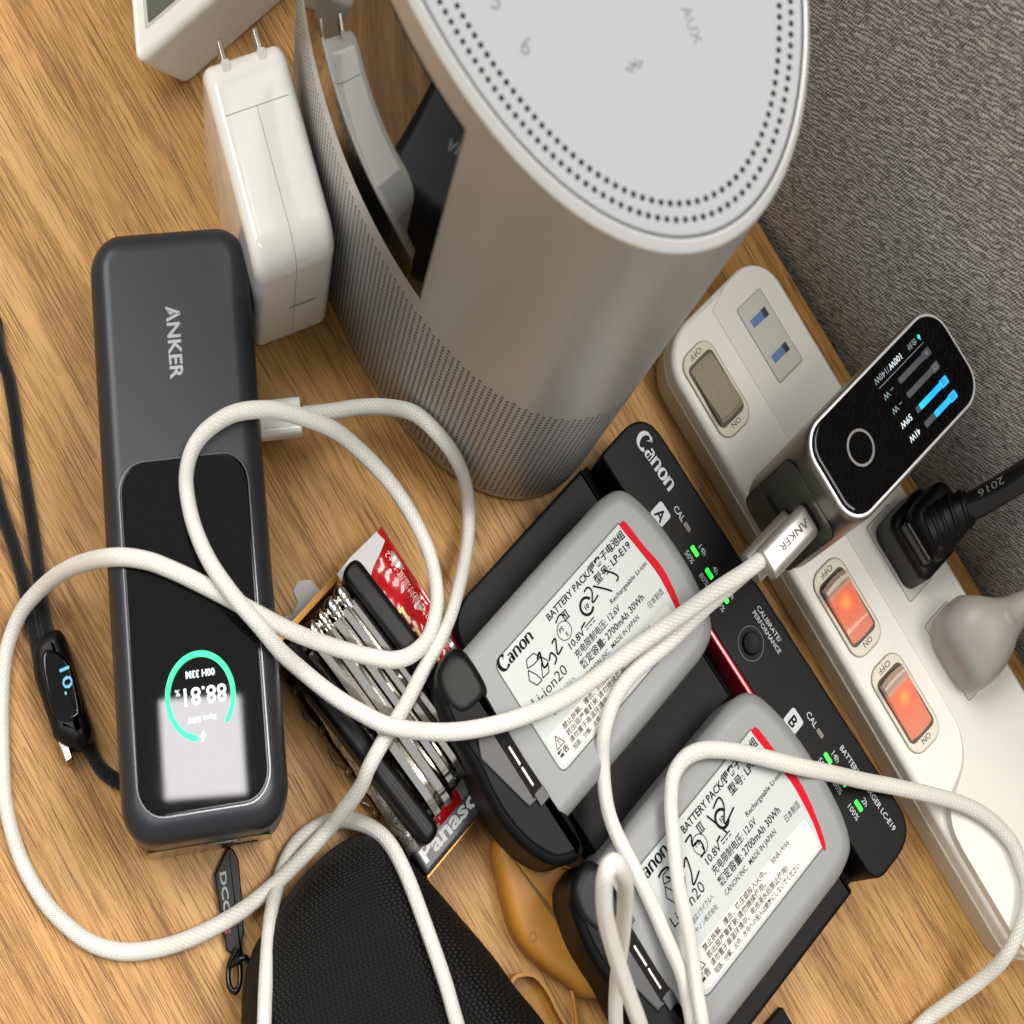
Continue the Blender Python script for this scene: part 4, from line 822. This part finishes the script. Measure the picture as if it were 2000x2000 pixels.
P = spl([(131.2, 25, 43.4), (133, 33, 47), (135, 45, 52), (137, 62, 60)], 8); MB().tube(P, 4.0, 16).build('cord', mat('white_vinyl_cord', '#c9c7c0', .35), gp, STS)
a = np.linspace(0, 2 * math.pi, 24, endpoint=False)
MB().loft([[(126.9 + .0, 14.6, 0)] * 1 * 24 if False else [(128.6 + r * math.cos(t), 13.0 + r * .9 * math.sin(t), z) for t in a] for r, z in ((3.4, 40.5), (3.3, 43.6), (2.6, 44.4), (1.2, 44.7))]).build('cord_boss', M_GPLUG, gp, STS, sharp=70)
# two more cords hanging down between the desk and the partition
P = spl([(113, 90, 52), (113.4, 66, 20), (114.2, 47, 4), (114.4, 37.0, -10), (114, 35.8, -60)], 8)
tag(MB().tube(P[:18], 4.6, 16).build('hanging_cord', mat('dark_grey_cord', '#4b4843', .45), None, STS.sub((0, 0, 0), (1, 0, 0), (0, 1, 0))), 'dark grey cord draped down between desk and partition, under the black plug cord', 'cord')
P = spl([(125, 88, 40), (125.4, 64, 12), (126, 47, 1.5), (126.4, 37.0, -10), (126, 35.8, -60)], 8)
tag(MB().tube(P[:18], 5.0, 16).build('hanging_cord', mat('black_vinyl_cord', '#131313', .22), None, STS.sub((0, 0, 0), (1, 0, 0), (0, 1, 0))), 'black cord draped over the desk edge just above the grey plug', 'cord')

# ------------------------------------------------------------------ shrink pack of batteries in a torn red wrapper
PK = Fr((27.0, 100.0, 0.0), -0.835)
pk = thing('battery_pack', PK, 'torn red and silver blister pack of batteries lying under the folding tool', 'battery pack')
MB().slab(-1.5, 78, -23.5, 23.5, 1.5, 0, 1.2).build('card', mat('pack_card', '#6b4a2a', .5), pk, PK)
t = np.linspace(0, 2 * math.pi, 25)[:-1]
for k in range(5):
    ca = 9.0 + k * 14.6
    ce = MB().loft([[(ca + 7.1 * r * math.cos(q), b, 8.4 + 7.1 * r * math.sin(q)) for q in t] for r, b in ((.35, -24.6), (.36, -23.4), (.9, -23.3), (1, -22.6), (1, 23.0), (.9, 23.6))]).build('battery', M_CELL, pk, PK)
    for b0, b1, mm in ((-19.6, -18.8, M_GOLD), (-17.6, -15.4, M_GOLD), (-14.4, -13.2, M_GOLD), (-12.0, -2, M_REDF)):
        MB().loft([[(ca + 7.14 * math.cos(q), b, 8.4 + 7.14 * math.sin(q)) for q in t] for b in (b0, b1)], False, False).build('printed_band', mm, ce, PK)
    MB().text('+', 3.2, 0, 0, 0, bold=.02).build('polarity_mark', mat('red_print_mark', '#c8404a', .4), ce, PK.sub((ca - 2.4, -21.2, 15.55), (0, 1, 0), (-1, 0, 0)), smooth=False)
lastc = 9.0 + 4 * 14.6
MB().slab(69.6, 78.4, -24.2, 23.4, 1.2, 1, 14.0, bt=1.3).build('end_wrap', M_FOIL, pk, PK)
MB().text('Panasonic', 6.6, 0, 0, 0, width=36, bold=.03).build('logo_text', mat('white_print_gloss', '#d6d9db', .4), pk, PK.sub((75.6, -22.4, 14.06), (0, 1, 0), (-1, 0, 0)), smooth=False)
MB().slab(78.3, 78.9, -24.0, 23.4, .2, 2, 12).build('end_fold', M_GOLD, pk, PK)
rng = np.random.RandomState(8); na, nb = 72, 16; V = []; F = []; UVs = []      # crinkled printed foil over the near row of cell ends
for i in range(na):
    for j in range(nb):
        a_ = 0.5 + 70 * i / (na - 1); b_ = -25.0 + 14.5 * j / (nb - 1); ph_ = (a_ - 9.0) / 14.6; d_ = (ph_ - round(ph_)) * 14.6
        z = 8.6 + math.sqrt(max(4.0, 7.25 ** 2 - d_ * d_)) - 6.0 * max(0, (-22.6 - b_) / 2.4) ** 2 + rng.uniform(-.16, .16)
        V.append((a_ + rng.uniform(-.1, .1), b_ + rng.uniform(-.1, .1), z)); UVs.append((a_, b_))
for i in range(na - 1):
    for j in range(nb - 1): F.append((i * nb + j, (i + 1) * nb + j, (i + 1) * nb + j + 1, i * nb + j + 1))
MB().add(V, F, UVs).build('foil_wrap', M_BAND, pk, PK, sharp=60)
# red wrapper: a slightly crumpled sheet over the far side
rng = np.random.RandomState(3); na, nb = 26, 14; V = []; F = []
for i in range(na):
    for j in range(nb):
        a_ = -2.0 + 62 * i / (na - 1); b_ = 6.0 + 17.9 * j / (nb - 1)
        if i == 0: a_ += rng.uniform(-.6, .6)
        z = 16.2 - 2.2 * max(0, (b_ - 17) / 7) ** 2 + 0.55 * math.sin(a_ * .55 + b_ * .3) + 0.4 * math.sin(b_ * .8 - a_ * .2) + rng.uniform(-.10, .10)
        V.append((a_, b_, z))
for i in range(na - 1):
    for j in range(nb - 1): F.append((i * nb + j, (i + 1) * nb + j, (i + 1) * nb + j + 1, i * nb + j + 1))
MB().add(V, F).build('red_wrapper', M_REDF, pk, PK, sharp=80)
MB().slab(-2.5, 62, 23.7, 24.6, .3, 1, 13.9).build('wrapper_side', M_REDF, pk, PK)
MB().prism([(-2.2, 3.5), (-2.6, 10), (-2.0, 21.6), (1.8, 22.4), (3.2, 19), (4.6, 14.5), (6.0, 12), (8.0, 8.5), (6.2, 5), (3.6, 3.2)], 16.9, 17.1).build('torn_paper', M_PAPERT, pk, PK, sharp=50)
MB().text('保存条件温度:20±2℃相対湿度:55±2', 2.6, 0, 0, 0, width=46).build('wrapper_text', mat('pale_pink_print', '#e3b9b2', .4), pk, PK.sub((50.5, 21.6, 16.6), (-1, 0, 0), (0, -1, 0.05)), smooth=False)
m = MB()
for k, (a_, b_) in enumerate(((22, 12.5), (29, 13.0), (36, 13.6))):
    for q in range(3): m.slab(a_ - 2.6, a_ + 2.6, b_ - 3 + q * 2.3, b_ - 2 + q * 2.3, .2, 16.9, 17.5)
    m.slab(a_ - 2.8, a_ - 1.7, b_ - 3, b_ + 2.8, .2, 16.9, 17.55)
m.build('wrapper_print', M_YELP, pk, PK, sharp=50)
MB().strip(np.array([(-2.6, -23.6), (-2.4, -10), (-2.5, 3.0)]), 1.6, 11.5).build('gold_edge', M_GOLD, pk, PK)
MB().slab(-3.0, -1.4, -23.6, 4, .3, 1.0, 11.4).build('gold_fold', M_GOLD, pk, PK)
tp = [(-3.2, -22.5), (-6.5, -21), (-7.6, -17), (-6.0, -13), (-7.0, -9.4), (-10.8, -8.6), (-11.6, -5.6), (-9.2, -2), (-3.2, -1)]
MB().prism(tp, 0.3, 0.6).build('torn_flap', M_PAPERT, pk, PK, sharp=50)
tr = [(4 + k * 1.2, -24.2 - 2.6 - 1.5 * math.cos(2 * math.pi * (k * 1.2) / 14.6)) for k in range(58)]
MB().prism([(4, -23)] + tr + [(73, -23)], 0.3, 3.2, bt=.8).build('blister_edge', M_TRAY, pk, PK)
for k in range(5): MB().loft([[(10.5 + k * 14.6 + r * math.cos(q), -25.9 + r * math.sin(q), z) for q in t] for r, z in ((1.5, 3.1), (1.3, 3.6), (.7, 3.9), (.2, 4.0))]).build('blister_dimple', M_TRAY, pk, PK, sharp=80)
rng = np.random.RandomState(5)
for k in range(5):                                   # crumpled clear film at the far left corner
    c = np.array([-1.0 + rng.uniform(-2, 3), -24.5 - rng.uniform(0, 2.4), 2 + k * 1.3]); q = c + rng.uniform(-2.2, 2.2, (7, 3))
    MB().add(np.vstack([c, q]), [(0, i, i + 1) for i in range(1, 7)]).build('film_scrap', mat('clear_film', '#d8d2cc', .08, coat=1.0, alpha=.5), pk, PK, smooth=False)

# ------------------------------------------------------------------ folding hex tool on the pack
TL = Fr((24.0, 91.0, 16.0), -0.755)
tl_ = thing('folding_tool', TL, 'black folding multi tool with chrome hex keys lying on the battery pack', 'tool')
def plate(b0, b1, a0, a1, wav):
    n = 30; up_ = []
    for i in range(n):
        a_ = a0 + (a1 - a0) * i / (n - 1); up_.append((a_, b1 + wav * math.sin((a_ - a0) / (a1 - a0) * math.pi * 1.0)))
    return rpoly([(a0, b0), (a1, b0)] + [up_[-1]] + [up_[0]], [(b1 - b0) * .48] * 4, 6)
MB().prism(plate(-18.6, -11.8, -4.5, 66.5, 0), 0, 13.5, bt=2.2, bb=1, seg=5).build('side_plate', M_RUB, tl_, TL, sharp=60)
MB().prism(plate(10.6, 18.4, -4.0, 66.5, 0), 0, 13.0, bt=2.2, bb=1, seg=5).build('side_plate', M_RUB, tl_, TL, sharp=60)
hx = np.linspace(0, 2 * math.pi, 6, endpoint=False) + 0.30
def hexrod(b, z, r, a0, a1, drop, b1):
    P = spl([(a0, b, z), (a0 + 8, b, z), (a0 + 30, (b + b1) / 2, z), (a1 - 8, b1, z), (a1 - 3, b1, z - drop * .5), (a1, b1, z - drop)], 4)
    T = np.gradient(P, axis=0); T /= np.linalg.norm(T, axis=1)[:, None]; R = []
    for p, q in zip(P, T):
        N = np.array([0, 1, 0.]); N = N - q * (N @ q); N /= np.linalg.norm(N); Bn = np.cross(q, N)
        R.append(p + r * (np.cos(hx)[:, None] * N + np.sin(hx)[:, None] * Bn))
    return MB().loft(R)
for b, z, r, b1, a1 in ((-7.4, 12.0, 2.35, -8.6, 62), (-2.9, 12.4, 2.35, -4.2, 63), (1.4, 12.4, 2.1, 0.2, 61), (5.3, 12.2, 1.9, 4.4, 62), (8.7, 11.6, 1.6, 8.2, 59)):
    hexrod(b, z, r, 4.0, a1, 4.5, b1).build('hex_key', M_CHROME, tl_, TL, sharp=20)
for b, r in ((-5.8, 2.5), (-1.6, 2.1), (2.9, 2.5), (7.6, 2.4)):
    q = np.linspace(0, 2 * math.pi, 20, endpoint=False)
    P = [(-2.6, r * .15), (-2.4, r * .55), (-1.5, r * .9), (0.2, r), (2.2, r * .92), (3.0, r * .75), (3.6, r * .85), (5.2, r * .85)]
    MB().loft([[(a_, b + rr_ * math.cos(w_), 11.2 + rr_ * math.sin(w_)) for w_ in q] for a_, rr_ in P]).build('key_knuckle', M_CHROME, tl_, TL, sharp=60)
for b in (-9.4, -4.4, 0.2, 4.2, 7.8): MB().slab(6, 62, b - 1.0, b + 1.0, .3, 2, 7).build('tool_blade', M_STEEL, tl_, TL)
for a_, b_ in ((1.0, 0), (61, 0)): MB().tube(np.array([(a_, -12, 6.5), (a_, 0, 6.5), (a_, 11, 6.5)]), 2.0, 16).build('pivot_pin', M_RUB, tl_, TL)

# ------------------------------------------------------------------ black knit pouch
PO = Fr((45.0, -20.0, 0.0))
po = thing('zip_pouch', PO, 'black knit mesh zip pouch at the bottom edge, a white cable looped over it', 'pouch')
ol = spl([(-2.0, -34), (-0.6, -22), (-0.1, -11.1), (0.1, -1.5), (3.3, 7.5), (8, 13.3), (12.8, 19.2), (20.5, 26.7), (29, 32.8), (37.7, 36.5), (43.6, 36), (49.6, 33.6), (55.6, 30.4), (64.7, 23.3), (73.7, 15.8), (85.1, 6.1), (93.3, -2), (103.9, -11.6), (112, -24), (112, -48), (95, -66), (50, -74), (12, -64)], 5, True)
ce = np.array([50.0, -26.0]); R = []
for tt in (0, .015, .03, .06, .10, .15, .21, .28, .36, .46, .58, .72, .86, .97):
    e = min(1.0, tt / .52); z = 9.5 + 22.0 * math.sqrt(max(0, 1 - (1 - e) ** 2.1)) - (1.2 if tt == 0 else 0)
    q = ol + (ce - ol) * tt; R.append(np.column_stack([q, np.full(len(q), z)]))
R.reverse()
m = MB().loft(R[::-1], False, True); kn_ = m.build('shell', M_KNIT, po, WORLD, sharp=80, uvfn=lambda V: np.column_stack([V[:, 0] * .96 + V[:, 1] * .28 + V[:, 2] * .35, V[:, 1] * .96 - V[:, 0] * .28 - V[:, 2] * .55]))
q1_ = inset(ccw(ol), 1.4)
R = [np.column_stack([inset(ccw(ol), i), np.full(len(ol), z)]) for i, z in ((4, 0.2), (1.5, 0.8), (0.3, 3), (0, 5), (0.2, 7.6), (1.0, 9.2), (2.2, 9.8))]
MB().loft(R, True, False).build('zip_binding', mat('black_binding_tape', '#0c0c0c', .7, grain=.0002, gscale=900), po, WORLD, sharp=80)
pul = rpoly([(-6.6, 33.4), (-4.6, 32.6), (-2.8, 30.0), (-1.3, 21.2), (0.0, 11.1), (-0.8, 9.0), (-0.2, 5.6), (-4.1, 6.2), (-5.9, 6.9), (-7.0, 11.9), (-8.7, 17.7), (-10.8, 26.0)], [.5] * 12, 3)
tab = MB().prism(pul, 1.0, 2.6, bt=.5).build('pull_tab', M_RUB, po, WORLD)
MB().text('DCOE', 3.0, 0, 0, 0, width=14.0, bold=.03).build('tab_text', M_PRNTG, tab, WORLD.sub((-9.0, 26.6, 2.65), (0.19, -0.98, 0), (0.98, 0.19, 0)), smooth=False)
m = MB()
for x, y in ((-5.5, 13.4), (-5.0, 11.9), (-6.2, 11.6)): m.flat(circ(x, y, .5, 10), 2.66)
m.build('tab_dots', mat('red_dot_print', '#a3263a', .5), tab, WORLD, smooth=False)
MB().tube(spl([(-2.3, 7.4, 3), (-4.3, 4.2, 4), (-4.9, 1.2, 5), (-4.3, -2.0, 5.4), (-2.3, -3.2, 5.6), (-0.9, -.8, 5.8), (-1.2, 3.6, 5), (-2.0, 7, 3.2)], 5), .95, 10).build('zip_puller', M_BLKG, po, WORLD, sharp=60)
MB().tube(spl([(-3.6, 3.4, 4.6), (-1.6, 4.6, 6.4), (0.6, 5.2, 6.6), (1.6, 4.2, 6)], 5), .9, 10).build('zip_slider', M_BLKG, po, WORLD, sharp=60)

# ------------------------------------------------------------------ amber battery covers
c1 = thing('battery_cover', Fr((104, 18, 0)), 'amber plastic battery cover with raised lettering, partly under the batteries', 'cover')
o1 = spl([(88.3, 38.7), (85.3, 33), (86.5, 28.6), (89.1, 20.3), (92.2, 12.6), (96.8, 7.2), (104.4, 2.3), (112, -1.5), (118.1, -4.8), (125.8, -4.8), (128.5, -2), (128, 12), (118, 24), (113.5, 28.5), (109.4, 33.4), (104, 40), (97, 44)], 4, True)
MB().prism(o1, 0.3, 11.0, bt=4.6, bb=.5, seg=7).build('shell', M_AMBER, c1, WORLD, sharp=70)
ringm = MB(); ringstrip(ringm, 99.4, 10.6, .9, 1.5, 0, 6.2832, 11.06, 24); ringm.build('dimple', mat('amber_deep', '#9c6516', .4), c1)
m = MB(); rng = np.random.RandomState(11)
for r in range(7):
    x0_ = 99.5 + r * 2.1; y0_ = 31.0 - r * 3.1 + rng.uniform(-1, 1)
    for k in range(int(9 - r * .3)):
        L = rng.uniform(.5, 1.3); x_ = x0_ + k * 1.55; 
        if x_ > 116: break
        m.slab(x_, x_ + L, y0_ - k * .25, y0_ - k * .25 + .34, .1, 10.9, 11.4)
m.build('raised_lettering', M_AMBER, c1, WORLD, sharp=50)
c2 = thing('battery_cover', Fr((104, -10, 0)), 'second amber battery cover lying open side up at the bottom edge', 'cover')
fl = spl([(90.2, -6), (92.6, .1), (96.7, 1.5), (101.3, .9), (105.8, -3.1), (109.2, -8), (114, -15), (116, -26), (100, -34), (88, -26)], 4, True)
MB().prism(fl, 0.2, 1.2).build('floor', M_AMBER, c2)
w_o = np.array(fl); w_i = inset(ccw(w_o), 1.0); w_o = ccw(w_o)
MB().loft([np.column_stack([w_o, np.full(len(w_o), .3)]), np.column_stack([w_o, np.full(len(w_o), 8.0)]), np.column_stack([w_i, np.full(len(w_i), 8.0)]), np.column_stack([w_i, np.full(len(w_i), 1.0)])], False, False).build('wall', M_AMBER, c2, sharp=50)
MB().tube(spl([(114.5, -3, 5), (115.4, -7, 5.4), (116.6, -13, 5), (118, -20, 4)], 5), .8, 8).build('clip_arm', M_AMBER, c2)
tag(MB().slab(-7, 7, -40, 2.5, 1, 0, 3.2, bt=.8).build('black_strap', mat('black_felt', '#0d0d0d', .9, grain=.0002, gscale=700), None, Fr((189.5, -13.5, 0), 0.66)), 'black fabric strap end poking out from under the battery charger', 'strap')


quiet()
for o in bpy.data.objects:
    if 'at' in o: del o['at']
